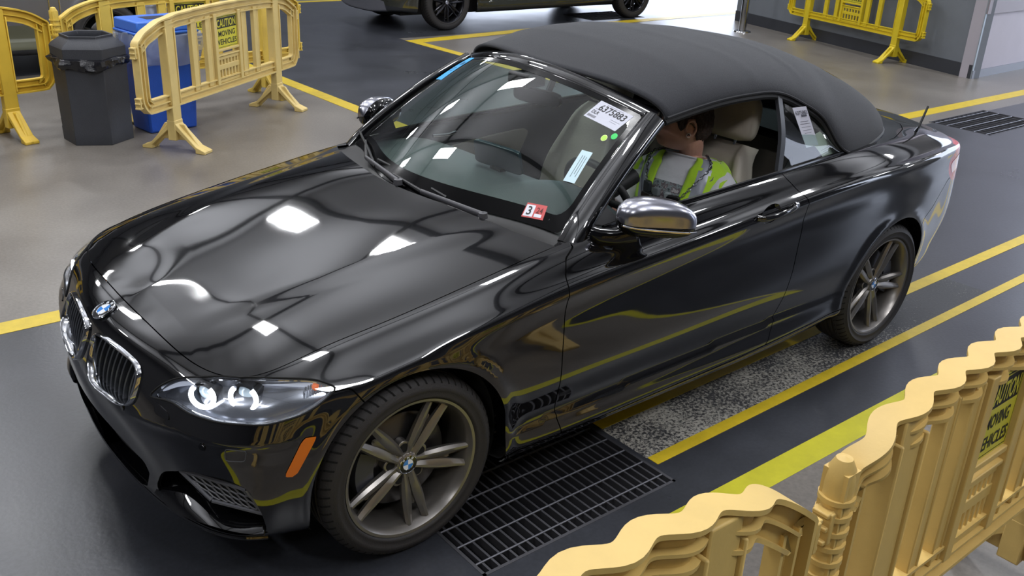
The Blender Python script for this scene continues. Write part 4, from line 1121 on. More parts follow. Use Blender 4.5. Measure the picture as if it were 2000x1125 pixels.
# ---- roof objects
def lean(P):
    P = np.array(P, float); k = np.clip((P[..., 2] - .95) / .3, 0, 1); P[..., 2] = P[..., 2] - .035 * P[..., 1] * k; return P
def both(Gr):
    """left half grid and its mirror image joined along the centre"""
    m = Gr[::-1] * np.array([1, -1, 1]); full = np.concatenate([Gr, m[1:]], 0); return lean(full)
RF = both(RG); RN = grid_normals(RF)
if np.mean(RN[..., 2]) < 0: RN = -RN; rfl = True
else: rfl = False
RN = np.nan_to_num(RN)
roofP = grid_piece(RF, RN, rfl)
# rear window outline cut out of the fabric
P_rw = [(-2.72, .40, 1.28), (-2.72, -.40, 1.28), (-3.02, -.36, 1.10), (-3.02, .36, 1.10)]
roofP, RW = clip(roofP, -psdf(roofP, P_rw, (-.75, 0, .6), mode='soft', k=.2))
rf = pobj('soft_top', roofP, M_fab, CAR)
so = rf.modifiers.new('solid', 'SOLIDIFY'); so.thickness = .012; so.offset = -1
pobj('rear_window', RW, thin_glass('tinted_glass', '6f7a76'), CAR)
# piping / seam around the lower edge of the fabric, and the black rubber frame around the side windows
nE = 10
Bq = bs_basis(len(RE), nE); EE = Bq @ np.array(RE)
for s_ in (1, -1):
    m1 = np.array([1, s_, 1]); k6 = 6 * nE
    pth = [Vector(v) for v in lean((EE[:k6 + 1] + np.array([0, -.006, -.012])) * m1)]
    mb = MB(); mb.tube(pth, .013, 8); obj('window_seal', mb, M_rubber if False else mat('black_rubber_seal', '121213', .6), CAR)
    pth = [Vector(v) for v in lean((EE[:k6 + 1] + np.array([0, .006, .008])) * m1)]
    mb = MB(); mb.tube(pth, .006, 6); obj('fabric_hem', mb, mat('soft_top_hem', '1e1f23', .8), CAR)
    pth = [Vector(v) + Vector((0, 0, .002)) for v in (EE[k6:] * m1)]
    mb = MB(); mb.tube(pth, .007, 6); obj('base_seal', mb, MATS['black_rubber_seal'], CAR)

# ---------------------------------------------------------------- windshield
def Wp(s, t, lift=0.0):
    b = np.array([-.478 - .42 * s * s + .20 * s ** 4, .72 * s, .945 - .025 * s * s]); T_ = np.array([-1.12 - .11 * s * s, .565 * s, 1.352 - .085 * s * s])
    P = b * (1 - t) + T_ * t; n = np.array([.55, .12 * s, .83]); n = n / np.linalg.norm(n)
    return Vector(lean(P + n * (.030 * 4 * t * (1 - t) * (1 - .35 * s * s) + lift)))
mb = MB(); mb.grid([[Wp(s, t) for s in np.linspace(-1, 1, 41)] for t in np.linspace(0, 1, 17)])
WS = obj('windshield', mb, M_glass, CAR, angle=180)
# black ceramic border printed on the glass
def band(pts_out, pts_in, lift=.0008):
    mb = MB(); mb.grid([[Wp(s, t, lift) for s, t in pts_out], [Wp(s, t, lift) for s, t in pts_in]]); return mb
def outline(ds, dt0, dt1, rad=.08, n=6):
    """closed rounded rectangle in (s, t)"""
    s1 = 1 - ds; t0, t1 = dt0, 1 - dt1; out = []
    for (cx_, cy_, a0) in ((s1 - rad * .5, t1 - rad, 0), (-s1 + rad * .5, t1 - rad, 90), (-s1 + rad * .5, t0 + rad, 180), (s1 - rad * .5, t0 + rad, 270)):
        for k in range(n): a = math.radians(a0 + 90 * k / (n - 1)); out.append((cx_ + rad * .5 * math.cos(a), cy_ + rad * math.sin(a)))
    res = []
    m = len(out)
    for i in range(m):   # subdivide long edges
        a, b = out[i], out[(i + 1) % m]; k = max(1, int(math.hypot(b[0] - a[0], b[1] - a[1]) / .06))
        res += [(a[0] + (b[0] - a[0]) * j / k, a[1] + (b[1] - a[1]) * j / k) for j in range(k)]
    return res
inn_ = outline(.055, .10, .045, .12); outr = []
for (s, t) in inn_:
    k = max(abs(s) , 1e-6, abs((t - .5) * 2)); 
    ss = s / .945; tt_ = (t - .10) / (.855) ; outr.append((max(-1, min(1, ss * 1.0)), max(0, min(1, tt_))))
mb = band(outr + outr[:1], inn_ + inn_[:1]); 
# fill the corners
obj('ceramic_border', mb, mat('black_ceramic_border', '040405', .12, spec=.2), WS)
# pillars and header
def pil(s_):
    base = Vector((-.775, .745, .950)); pts = []
    for t in np.linspace(-.06, 1.0, 15):
        w = Wp(1, max(t, 0)); w = Vector((w.x, w.y, w.z)); 
        if t < 0: w = w + (Wp(1, 0) - Wp(1, .1)) * (-t * 10)
        pts.append(w)
    pts = [Vector((p.x - .010, p.y + .022, p.z - .006)) for p in pts]; return pts
for s_ in (1, -1):
    pts = []
    for t in np.linspace(0.0, 1.0, 16):
        w = Wp(s_, t); pts.append(Vector((w.x - .016, w.y + s_ * .026, w.z - .004)))
    pts[0] = pts[0] + Vector((.012, 0, -.022)); 
    ups = [(.45, s_ * .62, .62)] * len(pts)
    pr = [(.044 * math.cos(a) * (1 if True else 1), .024 * math.sin(a)) for a in np.linspace(0, 2 * PI, 21)[:-1]]
    mb = MB(); mb.sweep(pts, pr, ups); obj('windshield_pillar', mb, M_paint, CAR, angle=60)
    mb = MB(); q = [p + Vector((-.030, s_ * .012, -.014)) for p in pts]; mb.tube(q, .009, 8); obj('pillar_seal', mb, MATS['black_rubber_seal'], CAR)
pts = [Wp(s, 1.0) for s in np.linspace(-1.03, 1.03, 31)]; pts = [Vector((p.x - .022, p.y, p.z + .004)) for p in pts]
mb = MB(); mb.sweep(pts, [(-.030, -.014), (.030, -.014), (.032, .002), (.02, .012), (-.02, .012), (-.032, .002)], (.5, 0, .86)); obj('windshield_header', mb, M_paint, CAR, angle=60)
# cowl under the glass
def Hd(y):
    s = y / .75; return np.array([-.445 - .185 * s * s, y, .957 - .052 * abs(s) ** 2.3])
rows = []
for k, f_ in enumerate((0, .15, .5, .85, 1.05)):
    r = []
    for s in np.linspace(-1, 1, 41):
        a = Hd(s * .75) + np.array([-.004, 0, -.012]); w = np.array(Wp(s, 0)) + np.array([.006, 0, -.004]); 
        if f_ > 1: w = np.array(Wp(s, .03)) + np.array([0, 0, -.012]); p_ = w
        else: p_ = a * (1 - f_) + w * f_; p_[2] -= .010 * math.sin(PI * min(f_, 1))
        r.append(tuple(p_))
    rows.append(r)
mb = MB(); mb.grid(rows); obj('cowl', mb, mat('cowl_black', '0b0b0c', .45), CAR)
# corner triangles between cowl, fender and pillar
for s_ in (1, -1):
    mb = MB(); e_ = [tuple(v * np.array([1, s_, 1]) + np.array([0, 0, .000])) for v in ec[(ec[:, 1] > .6) & (ec[:, 0] < -.60) & (ec[:, 0] > -.86)]]
    w = [tuple(np.array(Wp(s_, 0)) * (1 - t) + np.array((-.84, s_ * .735, .935)) * t + np.array([0, 0, -.006])) for t in np.linspace(0, 1, len(e_))]
    mb.grid([e_, w]); obj('cowl_corner', mb, M_gloss, CAR)

# ---------------------------------------------------------------- stickers on the windshield
M_paper = mat('white_sticker_paper', 'd9dbe4', .5); M_ink = mat('black_ink', '1b1b20', .6)
def sticker(name, st, col, lines, label, key=None):
    """st = the corners TL, TR, BR, BL in windshield coordinates; lines = (text, u, v, w, h, colour) in 0..1 of the sheet"""
    mb = MB(); n = 8; pts = lambda u, v, l: Wp(*[(st[0][i] * (1 - u) + st[1][i] * u) * (1 - v) + (st[3][i] * (1 - u) + st[2][i] * u) * v for i in (0, 1)], l)
    mb.grid([[pts(u, v, .0016) for u in np.linspace(0, 1, n)] for v in np.linspace(0, 1, n)])
    o = obj(name, mb, mat(name + '_paper' if col else 'x', col, .5), WS, angle=180); o['label'] = label
    mbs = {}
    for (tx, u, v, w, h, c) in lines:
        q = mbs.setdefault(c, MB())
        if tx is None: q.add([pts(u - w / 2, v - h / 2, .0022), pts(u + w / 2, v - h / 2, .0022), pts(u + w / 2, v + h / 2, .0022), pts(u - w / 2, v + h / 2, .0022)], [(0, 1, 2, 3)]); continue
        vs, fs = text_mesh(tx, 1.0, w, h, .012)
        q.add([pts(u + x, v - y, .0024) for x, y in vs], fs)
    return o, mbs
def ink(o, mbs, cols, nm='lettering'):
    mb = MB()
    keys = list(mbs)
    for i, k in enumerate(keys): mb.add(mbs[k].v, mbs[k].f, i)
    if mb.v: obj(nm, mb, [mat('ink_' + k, k, .6) for k in keys], WS, smooth=False)
o, q = sticker('lot_number_sticker', [(.697, .959), (.933, .957), (.900, .791), (.675, .805)], 'bcbecb',
    [('6375883', .53, .30, .78, .34, '1b1b20'), ('DLR', .17, .62, .20, .17, '1b1b20'), (None, .50, .08, .5, .015, '70707c'), (None, .18, .45, .20, .02, '70707c'), (None, .78, .62, .28, .012, '8a8a96'), (None, .76, .72, .20, .012, '8a8a96'), ('||||||||||||', .17, .85, .24, .12, '1b1b20')], 'white lot number sheet high on the driver side of the glass')
ink(o, q, None)
o, q = sticker('blue_sticker', [(-.935, .985), (-.79, .975), (-.775, .695), (-.915, .70)], '2aa0e0', [('584', .60, .28, .55, .16, '14405e'), (None, .45, .48, .5, .02, '14405e'), (None, .45, .55, .6, .02, '14405e'), (None, .45, .62, .5, .02, '14405e')], 'bright blue strip in the far upper corner of the glass')
ink(o, q, None)
o, q = sticker('notice_sticker', [(.811, .571), (.874, .580), (.891, .336), (.827, .328)], 'b9d2dc', [(None, .35, .5, .05, .7, '5a6a72'), (None, .55, .45, .05, .6, '5a6a72'), (None, .75, .5, .05, .65, '5a6a72')], 'narrow pale blue notice strip on the glass')
ink(o, q, None)
o, q = sticker('inspection_sticker', [(.733, .123), (.835, .138), (.853, .043), (.743, .029)], 'c04a4a', [(None, .25, .52, .42, .80, 'd8d8dc'), (None, .70, .78, .34, .22, 'd8d8dc'), ('3', .25, .52, .20, .60, '1b1b20'), ('24', .72, .42, .30, .40, '5a1010')], 'red and white inspection sticker low on the glass')
mbx = MB(); mbx.add(q['d8d8dc'].v, q['d8d8dc'].f); obj('inspection_panel', mbx, M_paper, WS); 
mbx = MB(); mbx.add([tuple(Vector(v) + Vector((.0005, 0, .0006))) for v in q['1b1b20'].v], q['1b1b20'].f); obj('lettering', mbx, M_ink, WS, smooth=False)
mbx = MB(); mbx.add(q['5a1010'].v, q['5a1010'].f); obj('lettering', mbx, mat('ink_dark_red', '5a1010', .6), WS, smooth=False)
for nm, (s, t), col, ring in (('yellow_dot_sticker', (.873, .712), 'a8d84e', 'dff0a0'), ('green_dot_sticker', (.917, .754), '22c455', '2fe070')):
    mb = MB(); a_ = [Wp(s + .017 * math.cos(k * PI / 14), t + .026 * math.sin(k * PI / 14), .0016) for k in range(28)]; mb.add(a_, [tuple(range(28))], 1)
    a_ = [Wp(s + .0145 * math.cos(k * PI / 14), t + .0215 * math.sin(k * PI / 14), .0022) for k in range(28)]; mb.add(a_, [tuple(range(28))], 0)
    obj(nm, mb, [mat(nm, col, .5), mat(nm + '_edge', ring, .5)], WS, smooth=False)

# ---------------------------------------------------------------- side glass
for s_ in (1, -1):
    m1 = np.array([1, s_, 1]); k6 = 6 * nE; top = EE[:k6 + 1]
    def belt(x): i = ec[(ec[:, 1] > .6)]; i = i[np.argsort(i[:, 0])]; return np.array([x, np.interp(x, i[:, 0], i[:, 1]) - .014, np.interp(x, i[:, 0], i[:, 2]) + .004])
    def panel(x0t, x1t, x0b, x1b, nm, m_, n=18):
        r0, r1 = [], []
        xs = np.linspace(x0t, x1t, n); o_ = np.argsort(top[:, 0])
        for k, x in enumerate(xs):
            P = np.array([x, np.interp(x, top[o_, 0], top[o_, 1]), np.interp(x, top[o_, 0], top[o_, 2])]) + np.array([0, -.012, -.01]); xb = x0b + (x1b - x0b) * k / (n - 1)
            r0.append(P); r1.append(belt(xb))
        rows = []
        for t in np.linspace(0, 1, 8):
            rows.append([tuple(lean((a * (1 - t) + b * t + np.array([0, .018 * 4 * t * (1 - t), 0])) * m1)) for a, b in zip(r0, r1)])
        mb = MB(); mb.grid(rows); return obj(nm, mb, m_, CAR, angle=180), rows
    if s_ < 0: panel(-1.29, -1.93, -.86, -1.85, 'door_glass', M_glass)
    qg, rows = panel(-1.965, -2.362, -1.885, -2.36, 'quarter_glass', M_glass)
    # upright trim between door glass and quarter glass
    a = Vector(lean((np.array([-1.95, .628, 1.29])) * m1)); b = Vector(belt(-1.865) * m1); mid = (a + b) / 2 + Vector((0, s_ * .018, 0))
    mb = MB(); mb.sweep([Vector(v) for v in cr([a, mid, b], 6)], [(-.016, -.008), (.016, -.008), (.016, .008), (-.016, .008)], (0, s_, 0)); obj('glass_edge_trim', mb, mat('dark_trim_grey', '2b2c30', .35), CAR)
    # belt weather strip
    xs = np.linspace(-.86, -2.36, 40); mb = MB(); mb.tube([Vector((belt(x) + np.array([0, .006, -.002])) * m1) for x in xs], .0085, 8); obj('belt_strip', mb, M_gloss, CAR)
    if s_ > 0: QROWS = rows
# papers hanging inside the quarter glass
Q0 = np.array(QROWS)[:, :, :]
def Qp(px3, lift=.004): return Vector((px3[0], px3[1] + lift, px3[2]))
def qsheet(nm, c4, col, lines, label):
    """sheet in the plane of its four corners"""
    c = [Vector(v) for v in c4]; mb = MB(); mb.add(c, [(0, 1, 2, 3)]); o = obj(nm, mb, mat(nm, col, .55), CAR, smooth=False); o['label'] = label
    n = (c[1] - c[0]).cross(c[3] - c[0]).normalized(); 
    if n.y < 0: n = -n
    B = lambda u, v: (c[0] * (1 - u) + c[1] * u) * (1 - v) + (c[3] * (1 - u) + c[2] * u) * v + n * .0015
    mb = MB()
    for (tx, u, v, w, h) in lines:
        if tx is None: mb.add([B(u - w / 2, v - h / 2), B(u + w / 2, v - h / 2), B(u + w / 2, v + h / 2), B(u - w / 2, v + h / 2)], [(0, 1, 2, 3)])
        else: vs, fs = text_mesh(tx, 1, w, h, .01); mb.add([B(u + x, v - y) for x, y in vs], fs)
    obj('lettering', mb, mat('grey_ink', '4a4a54', .6), o, smooth=False)
qsheet('window_sheet', [(-1.997, .672, 1.225), (-2.092, .674, 1.222), (-2.178, .712, 1.052), (-2.085, .714, 1.052)], 'c9c9d6', [('6375883', .5, .14, .86, .10), (None, .62, .22, .4, .05), (None, .5, .36, .6, .012), (None, .5, .42, .75, .012), (None, .5, .50, .7, .008), (None, .5, .58, .7, .008), (None, .5, .65, .5, .008)], 'white printed sheet on the rear side glass')
qsheet('pale_card', [(-2.165, .665, 1.075), (-2.24, .668, 1.095), (-2.352, .705, .998), (-2.262, .70, .975)], 'cfd2c8', [(None, .5, .66, .7, .010), (None, .5, .73, .6, .010), (None, .5, .80, .65, .010), (None, .5, .87, .5, .010)], 'pale card behind the rear side glass')
# ---------------------------------------------------------------- wheels
M_blue_e = mat('roundel_blue', '2f7fd0', .25, coat=.6); M_white_e = mat('roundel_white', 'e6ebf2', .25, coat=.6); M_blk_e = mat('roundel_black', '0c0c10', .2, coat=.6)
def roundel(M, R, parent, letters=True, name='badge', flat=False):
    """round badge: chrome edge, black band with letters, four blue and white quarters; M = frame at its centre"""
    mb = MB(); mb.lathe([(R * .93, .0), (R * .95, R * .09), (R, R * .07), (R, -R * .1)], 40, M); b = obj(name, mb, M_chrome, parent); fp = parent if flat else b
    mb = MB(); n = 40; r = R * .94
    mb.add([M @ Vector((r * math.cos(2 * PI * k / n), r * math.sin(2 * PI * k / n), R * .02)) for k in range(n)], [tuple(range(n))], 2)
    r = R * .56; h = R * .05
    mb.lathe([(r, h - .0004), (r * 1.07, h + R * .02), (r * 1.1, R * .02)], 40, M, 3)
    for q in range(4):
        pts = [(0, 0)] + [(r * math.cos(PI / 2 * q + PI / 2 * k / 10), r * math.sin(PI / 2 * q + PI / 2 * k / 10)) for k in range(11)]
        mb.add([M @ Vector((x, y, h)) for x, y in pts], [tuple(range(12))], 0 if q in (1, 3) else 1)
    o = obj('roundel_face', mb, [M_white_e, M_blue_e, M_blk_e, M_chrome], fp, smooth=False)
    mb = MB()
    for ch, a in (('B', 130), ('M', 90), ('W', 50)):
        ar = math.radians(a); vs, fs = text_mesh(ch, 1, R * .26, R * .26, .02); c, s_ = math.cos(ar - PI / 2), math.sin(ar - PI / 2)
        mb.add([M @ Vector((x * c - y * s_ + R * .75 * math.cos(ar), x * s_ + y * c + R * .75 * math.sin(ar), R * .035)) for x, y in vs], fs)
    obj('letters', mb, M_white_e, fp, smooth=False); return b

def wheel(cx_, cy_, cz_, side, R, tw, rr, rot, parent, badge=True, name='wheel', spokes=5, wm=None):
    """side = +1: outer face looks to +y.  built about the axle along y"""
    wm = wm or M_wheel
    # local frame: z axis = outward
    M = Matrix(((1, 0, 0, cx_), (0, 0, side, cy_), (0, -side if False else 1, 0, cz_), (0, 0, 0, 1)))
    M = Matrix(((side, 0, 0, cx_), (0, 0, side, cy_), (0, 1, 0, cz_), (0, 0, 0, 1)))   # local x,y in the wheel plane
    W_ = empty(name, (cx_, cy_, cz_)); 
    if parent is not None: link_parent(W_, parent)
    h = tw / 2
    prof = [(rr - .004, -h * .80), (rr + .012, -h * .93), (rr + (R - rr) * .5, -h * 1.03), (R - .030, -h * .98), (R - .012, -h * .90), (R - .003, -h * .74), (R, -h * .45)]
    for g in (-.42, -.14, .14, .42): prof += [(R, h * g - .006), (R - .007, h * g - .004), (R - .007, h * g + .004), (R, h * g + .006)]
    prof += [(R, h * .60), (R - .003, h * .74), (R - .012, h * .88), (R - .022, h * .955), (R - .030, h * .985), (rr + (R - rr) * .52, h * 1.03), (rr + .030, h * 1.0), (rr + .017, h * .955), (rr + .013, h * .975), (rr + .006, h * .95), (rr + .001, h * .86), (rr - .004, h * .80)]
    mb = MB(); mb.lathe(prof, 160, M); T_ = obj('tyre', mb, M_rubber, W_, angle=60)
    # shoulder sipes: thin dark cuts across the shoulder blocks
    mb = MB(); n = 64
    for k in range(n):
        a = 2 * PI * k / n; 
        for hh in ((h * .50, h * .94),):
            w = .0032; pts = []
            for z, rad in ((h * .52, R + .0006), (h * .74, R - .0018), (h * .88, R - .0108), (h * .945, R - .019)):
                a2 = a + (z - h * .5) * 1.2; pts.append(((rad) , a2, z))
            vs = []
            for rad, a2, z in pts:
                for s_ in (-1, 1): vs.append(M @ Vector((rad * math.cos(a2 + s_ * w / rad), rad * math.sin(a2 + s_ * w / rad), z)))
            mb.add(vs, [(2 * i, 2 * i + 1, 2 * i + 3, 2 * i + 2) for i in range(3)])
    obj('tread_sipes', mb, M_gap, W_, smooth=False)
    # rim barrel and lip
    lip = h * .90
    mb = MB(); mb.lathe([(rr - .003, -h * .8), (rr - .020, -h * .7), (rr - .030, -h * .2), (rr - .032, lip - .060), (rr - .022, lip - .028), (rr - .016, lip - .012), (rr - .008, lip - .001), (rr + .001, lip + .001), (rr + .002, lip - .010)], 128, M)
    obj('rim', mb, wm, W_)
    zf = lip - .030          # front face of hub
    # spokes in pairs
    S = spokes
    for k in range(S):
        a0 = rot + 2 * PI * k / S
        for sd in (-1, 1):
            secs = []
            K = 11
            for i in range(K):
                t = i / (K - 1); r = .030 + (rr - .018 - .030) * t
                ang = a0 + sd * (math.radians(21) * (1 - t) ** 2.2 * 0 + math.asin(min(.9, (.0115 + .020 * t ** 1.3 + .002 * math.sin(PI * t)) / r)) if r > .04 else math.radians(22))
                u = Vector((math.cos(ang), math.sin(ang), 0)); tg = Vector((-u.y, u.x, 0))
                w = .0112 + .0062 * math.sin(PI * t) ** 1.3 + .001 * t
                z = zf + .010 * math.sin(PI * t * .9) - .006 * (1 - t) + (lip - .016 - zf) * t ** 4; dp = .030 - .010 * t
                wi = w * 1.25
                c = u * r
                secs.append([c - tg * w * .9 + Vector((0, 0, z - dp)), c - tg * w + Vector((0, 0, z - .010)), c - tg * (w * .30 - sd * .003) + Vector((0, 0, z)), c + tg * (w * .30 + sd * .003) + Vector((0, 0, z)), c + tg * w + Vector((0, 0, z - .010)), c + tg * w * .9 + Vector((0, 0, z - dp))])
            mb = MB(); mb.grid([[M @ p for p in s_] for s_ in secs], closed=True); obj('spoke', mb, wm, W_, angle=35)
        # web that joins the pair near the hub
        mb = MB(); rows = []
        for t, w in ((.05, .018), (.35, .017), (.62, .016), (.74, .008)):
            r = .03 + (rr - .05) * t; u = Vector((math.cos(a0), math.sin(a0), 0)); tg = Vector((-u.y, u.x, 0))
            rows.append([M @ (u * r - tg * w + Vector((0, 0, zf - .014))), M @ (u * r + Vector((0, 0, zf - .019))), M @ (u * r + tg * w + Vector((0, 0, zf - .014)))])
        mb.grid(rows); obj('spoke_web', mb, wm, W_)
    # hub: five-lobed plate with bolt wells
    mb = MB(); n = 80; out = []
    for i in range(n):
        a = 2 * PI * i / n; r = .072 + .013 * math.cos(S * (a - rot - PI / S)); out.append((r * math.cos(a), r * math.sin(a)))
    mb.prism(out, (zf - .045, zf - .012), M); mb.lathe([(.0001, zf - .004), (.036, zf - .004), (.040, zf - .008), (.042, zf - .02)], 40, M); hub = obj('hub', mb, wm, W_, angle=30, bevel=.003)
    for k in range(S):
        a = rot + 2 * PI * (k + .5) / S; Mh = M @ Matrix.Translation((.060 * math.cos(a), .060 * math.sin(a), zf - .012)); mb = MB()
        mb.lathe([(.0001, .0030), (.0150, .0030), (.0158, .001), (.016, -.002)], 20, Mh); bw = obj('bolt_well', mb, M_gap, W_)
    if badge:
        roundel(M @ Matrix.Translation((0, 0, zf - .002)), .033, W_, name='centre_cap', flat=True)
    else:
        mb = MB(); mb.lathe([(.0001, zf + .002), (.026, zf + .001), (.030, zf - .004)], 30, M); obj('centre_cap', mb, M_satin, W_)
    # brake disc, caliper, black disc standing in for shade inside the wheel
    mb = MB(); mb.lathe([(.05, h * .18), (.155, h * .18), (.165, h * .12), (.165, h * .0), (.05, h * .0)], 64, M, closed=True); mb.lathe([(.0001, h * .42), (.070, h * .42), (.078, h * .18)], 40, M); obj('brake_disc', mb, M_disc, W_)
    mb = MB(); n = 12; rows = []
    for r in (.115, .180):
        for z in (h * .38, -h * .1): rows.append([M @ Vector((r * math.cos(a), r * math.sin(a), z)) for a in np.linspace(-.5 + (PI if cx_ < -1 else 0), .5 + (PI if cx_ < -1 else 0), n)])
    rows = [rows[0], rows[2], rows[3], rows[1]]; G_ = list(map(list, zip(*rows))); mb.grid(G_, closed=True); mb.add([p for p in G_[0]], [(0, 1, 2, 3)]); mb.add([p for p in G_[-1]], [(3, 2, 1, 0)]); obj('brake_caliper', mb, mat('caliper_grey', '3a3b41', .35), W_)
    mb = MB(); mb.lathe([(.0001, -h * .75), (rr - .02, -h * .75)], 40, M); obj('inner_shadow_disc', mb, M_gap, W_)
    return W_
for (wx, wy, rot) in ((0.005, .764, math.radians(-26)), (-2.69, .766, math.radians(-30))):
    R_ = .3175 if wx > -1 else .316
    for s_ in (1, -1):
        wheel(wx, wy * s_, R_ - .0005, s_, R_, .205, .243, rot if s_ > 0 else rot, CAR)
        # tyre seats at y up to .866

# ---------------------------------------------------------------- door mirrors
def mirror_unit(s_):
    O = Vector((-.955, .915 * s_, .990)); mm = empty('door_mirror', O); link_parent(mm, CAR)
    ax = Vector((-.30, .155 * s_, -.012)).normalized(); up = Vector((0, 0, 1)); up = (up - ax * up.dot(ax)).normalized(); fw = ax.cross(up)
    if fw.x < 0: fw = -fw
    def shell(f0, f1, scale=1.0, n=28, m=24):
        rows = []
        for i in range(m + 1):
            v = i / m; th = f0 + (f1 - f0) * v
            row = []
            for j in range(n + 1):
                u = -1 + 2 * j / n           # along the housing
                e = max(0., 1 - abs(u) ** 2.8) ** .42
                H_ = (.070 - .006 * u) * e; D_ = .062 * e * (1 - .18 * u)
                zc = -.004 - .010 * u + (.012 * (1 - u * u))
                c = math.cos(th); s2 = math.sin(th)
                p = O + ax * (u * .150 * scale) + up * (zc + H_ * (abs(s2) ** .8) * (1 if s2 > 0 else -1) * scale) + fw * (D_ * (abs(c) ** .8) * (1 if c > 0 else -1) * scale - .012)
                row.append(p)
            rows.append(row)
        mb = MB(); mb.grid(rows); return mb
    obj('mirror_cap', shell(-.16, PI * .62), M_satin if True else None, mm, angle=180)
    obj('mirror_housing', shell(-.16, -PI * 1.38, .985), M_gloss, mm, angle=180)
    mb = MB(); c = O - fw * .060; mb.add([c + ax * (.118 * math.cos(a)) + up * (.050 * math.sin(a)) for a in np.linspace(0, 2 * PI, 33)[:-1]], [tuple(range(32))]); obj('mirror_glass', mb, mat('mirror_silver', 'e6e8ea', .01, metal=1), mm)
    p0 = Vector((-.80, .80 * s_, .925)); p1 = O + ax * -.075 + up * -.045; mb = MB()
    mb.tube([p0 + Vector((.01, -.03 * s_, 0)), p0, (p0 + p1) / 2 + Vector((.006, 0, -.006)), p1], [.036, .034, .030, .034], 12, flat=.6); obj('mirror_arm', mb, M_gloss, mm)
    mb = MB(); mb.tube([O + ax * u_ * .150 + up * (-.020 - .012 * u_) + fw * (.052 * max(0, 1 - abs(u_) ** 3) ** .4) for u_ in np.linspace(-.9, .9, 14)], .004, 6); obj('trim_line', mb, M_chrome, mm)
mirror_unit(1); mirror_unit(-1)
# little triangle at the front of the door window
for s_ in (1, -1):
    mb = MB(); a = Vector((-.80, .752 * s_, .938)); b = Vector((-.94, .752 * s_, .95)); c = Vector(Wp(s_, .26)) + Vector((-.05, .012 * s_, 0)); mb.add([a, b, c, a + Vector((0, -.02 * s_, 0)), b + Vector((0, -.02 * s_, 0)), c + Vector((0, -.02 * s_, 0))], [(0, 1, 2), (5, 4, 3), (0, 3, 4, 1), (1, 4, 5, 2), (2, 5, 3, 0)]); obj('mirror_triangle', mb, M_gloss, CAR, smooth=False)

# ---------------------------------------------------------------- door handles
for s_, dr in ((1, doorL), (-1, doorR)):
    c, n_ = on_skin((-1.70, .88, .882), None); ctr = Vector((c.x, c.y * s_, c.z)); X = Vector((1, 0, -.06)).normalized(); N_ = Vector((n_.x * 0, s_, 0)); Y = N_.cross(X) if s_ < 0 else X.cross(N_) * -1
    Y = Vector((0, 0, 1)); Y = (Y - X * Y.dot(X)).normalized()
    mb = MB(); n = 32                                   # the bowl behind the handle: a shallow dark dish
    ring_ = [ctr + X * (.060 * math.cos(a) + .03) + Y * (.040 * math.sin(a) + .0) + N_ * .0026 for a in np.linspace(0, 2 * PI, n + 1)[:-1]]
    ring2 = [ctr + X * (.046 * math.cos(a) + .03) + Y * (.028 * math.sin(a)) - N_ * .006 for a in np.linspace(0, 2 * PI, n + 1)[:-1]]
    mb.grid([ring_, ring2], closed=True); mb.add(ring2, [tuple(range(n))]); obj('handle_bowl', mb, M_gloss, dr)
    mb = MB(); pth = [ctr + X * .115 + N_ * .004, ctr + X * .100 + N_ * .022, ctr + X * .06 + N_ * .032, ctr + X * 0 + N_ * .036, ctr - X * .06 + N_ * .032, ctr - X * .105 + N_ * .022, ctr - X * .120 + N_ * .004]
    mb.tube([Vector(v) for v in cr(pth, 5)], .0125, 12, flat=.62, up=(0, 0, 1)); obj('door_handle', mb, M_paint, dr)
    mb = MB(); mb.lathe([(.0001, .006), (.010, .005), (.0125, 0), (.013, -.01)], 24, frame(ctr - X * .128 + N_ * .012, X, Y) if s_ < 0 else frame(ctr - X * .128 + N_ * .012, -X, Y)); obj('key_cylinder', mb, M_chrome, dr)

# ---------------------------------------------------------------- wipers, badge, antenna, washer
def wiper(base, elbow, tip, b0, b1, nm='wiper'):
    w_ = empty(nm, base); link_parent(w_, CAR)
    mb = MB(); mb.tube([Vector(base), Vector(base) + (Vector(elbow) - Vector(base)) * .12, Vector(elbow)], [.014, .013, .010], 10, flat=.7); mb.lathe([(.0001, .012), (.016, .010), (.018, -.01)], 20, Matrix.Translation(base)); obj('wiper_arm', mb, mat('wiper_grey', '4c4c50', .4), w_)
    mb = MB(); mb.tube([Vector(elbow), Vector(tip)], [.008, .005], 8); obj('wiper_link', mb, M_plast, w_)
    mb = MB(); mb.tube([Vector(v) for v in cr([b0, (Vector(b0) + Vector(b1)) / 2 + Vector((0, 0, .004)), b1], 6)], .0075, 6, flat=.7); obj('wiper_blade', mb, M_plast, w_)
a = Wp(.02, .05, .016); b = Wp(-.34, .07, .014)
wiper(Vector(Hd(.47)) + Vector((-.02, 0, .014)), Wp(.22, .0, .026), Wp(-.06, .035, .02), Wp(.36, .015, .014), Wp(-.34, .05, .014))
wiper(Vector(Hd(.03)) + Vector((-.02, 0, .014)), Wp(-.48, .0, .026), Wp(-.78, .05, .02), Wp(-.30, .015, .014), Wp(-1.0, .085, .014))
_n, _m = None, None
c, n_ = on_skin((.640, .0, .700), None, .002); n_ = Vector((.42, 0, .9)).normalized(); c = Vector((c.x, 0, c.z))
roundel(frame(c + n_ * .003, (0, 1, 0), n_.cross(Vector((0, 1, 0))) * 1.0), .041, CAR, name='hood_badge')
an = Vector((-3.125, .655, .972)); 
mb = MB(); mb.tube([an + Vector((.028, 0, -.004)), an + Vector((.012, 0, .016)), an + Vector((-.004, 0, .034))], [.016, .014, .008], 10, flat=.6); ab = obj('antenna_base', mb, M_gloss, CAR)
mb = MB(); mb.tube([an + Vector((0, 0, .028)), an + Vector((-.052, 0, .135))], [.0065, .0055], 8); obj('antenna', mb, M_plast, CAR)
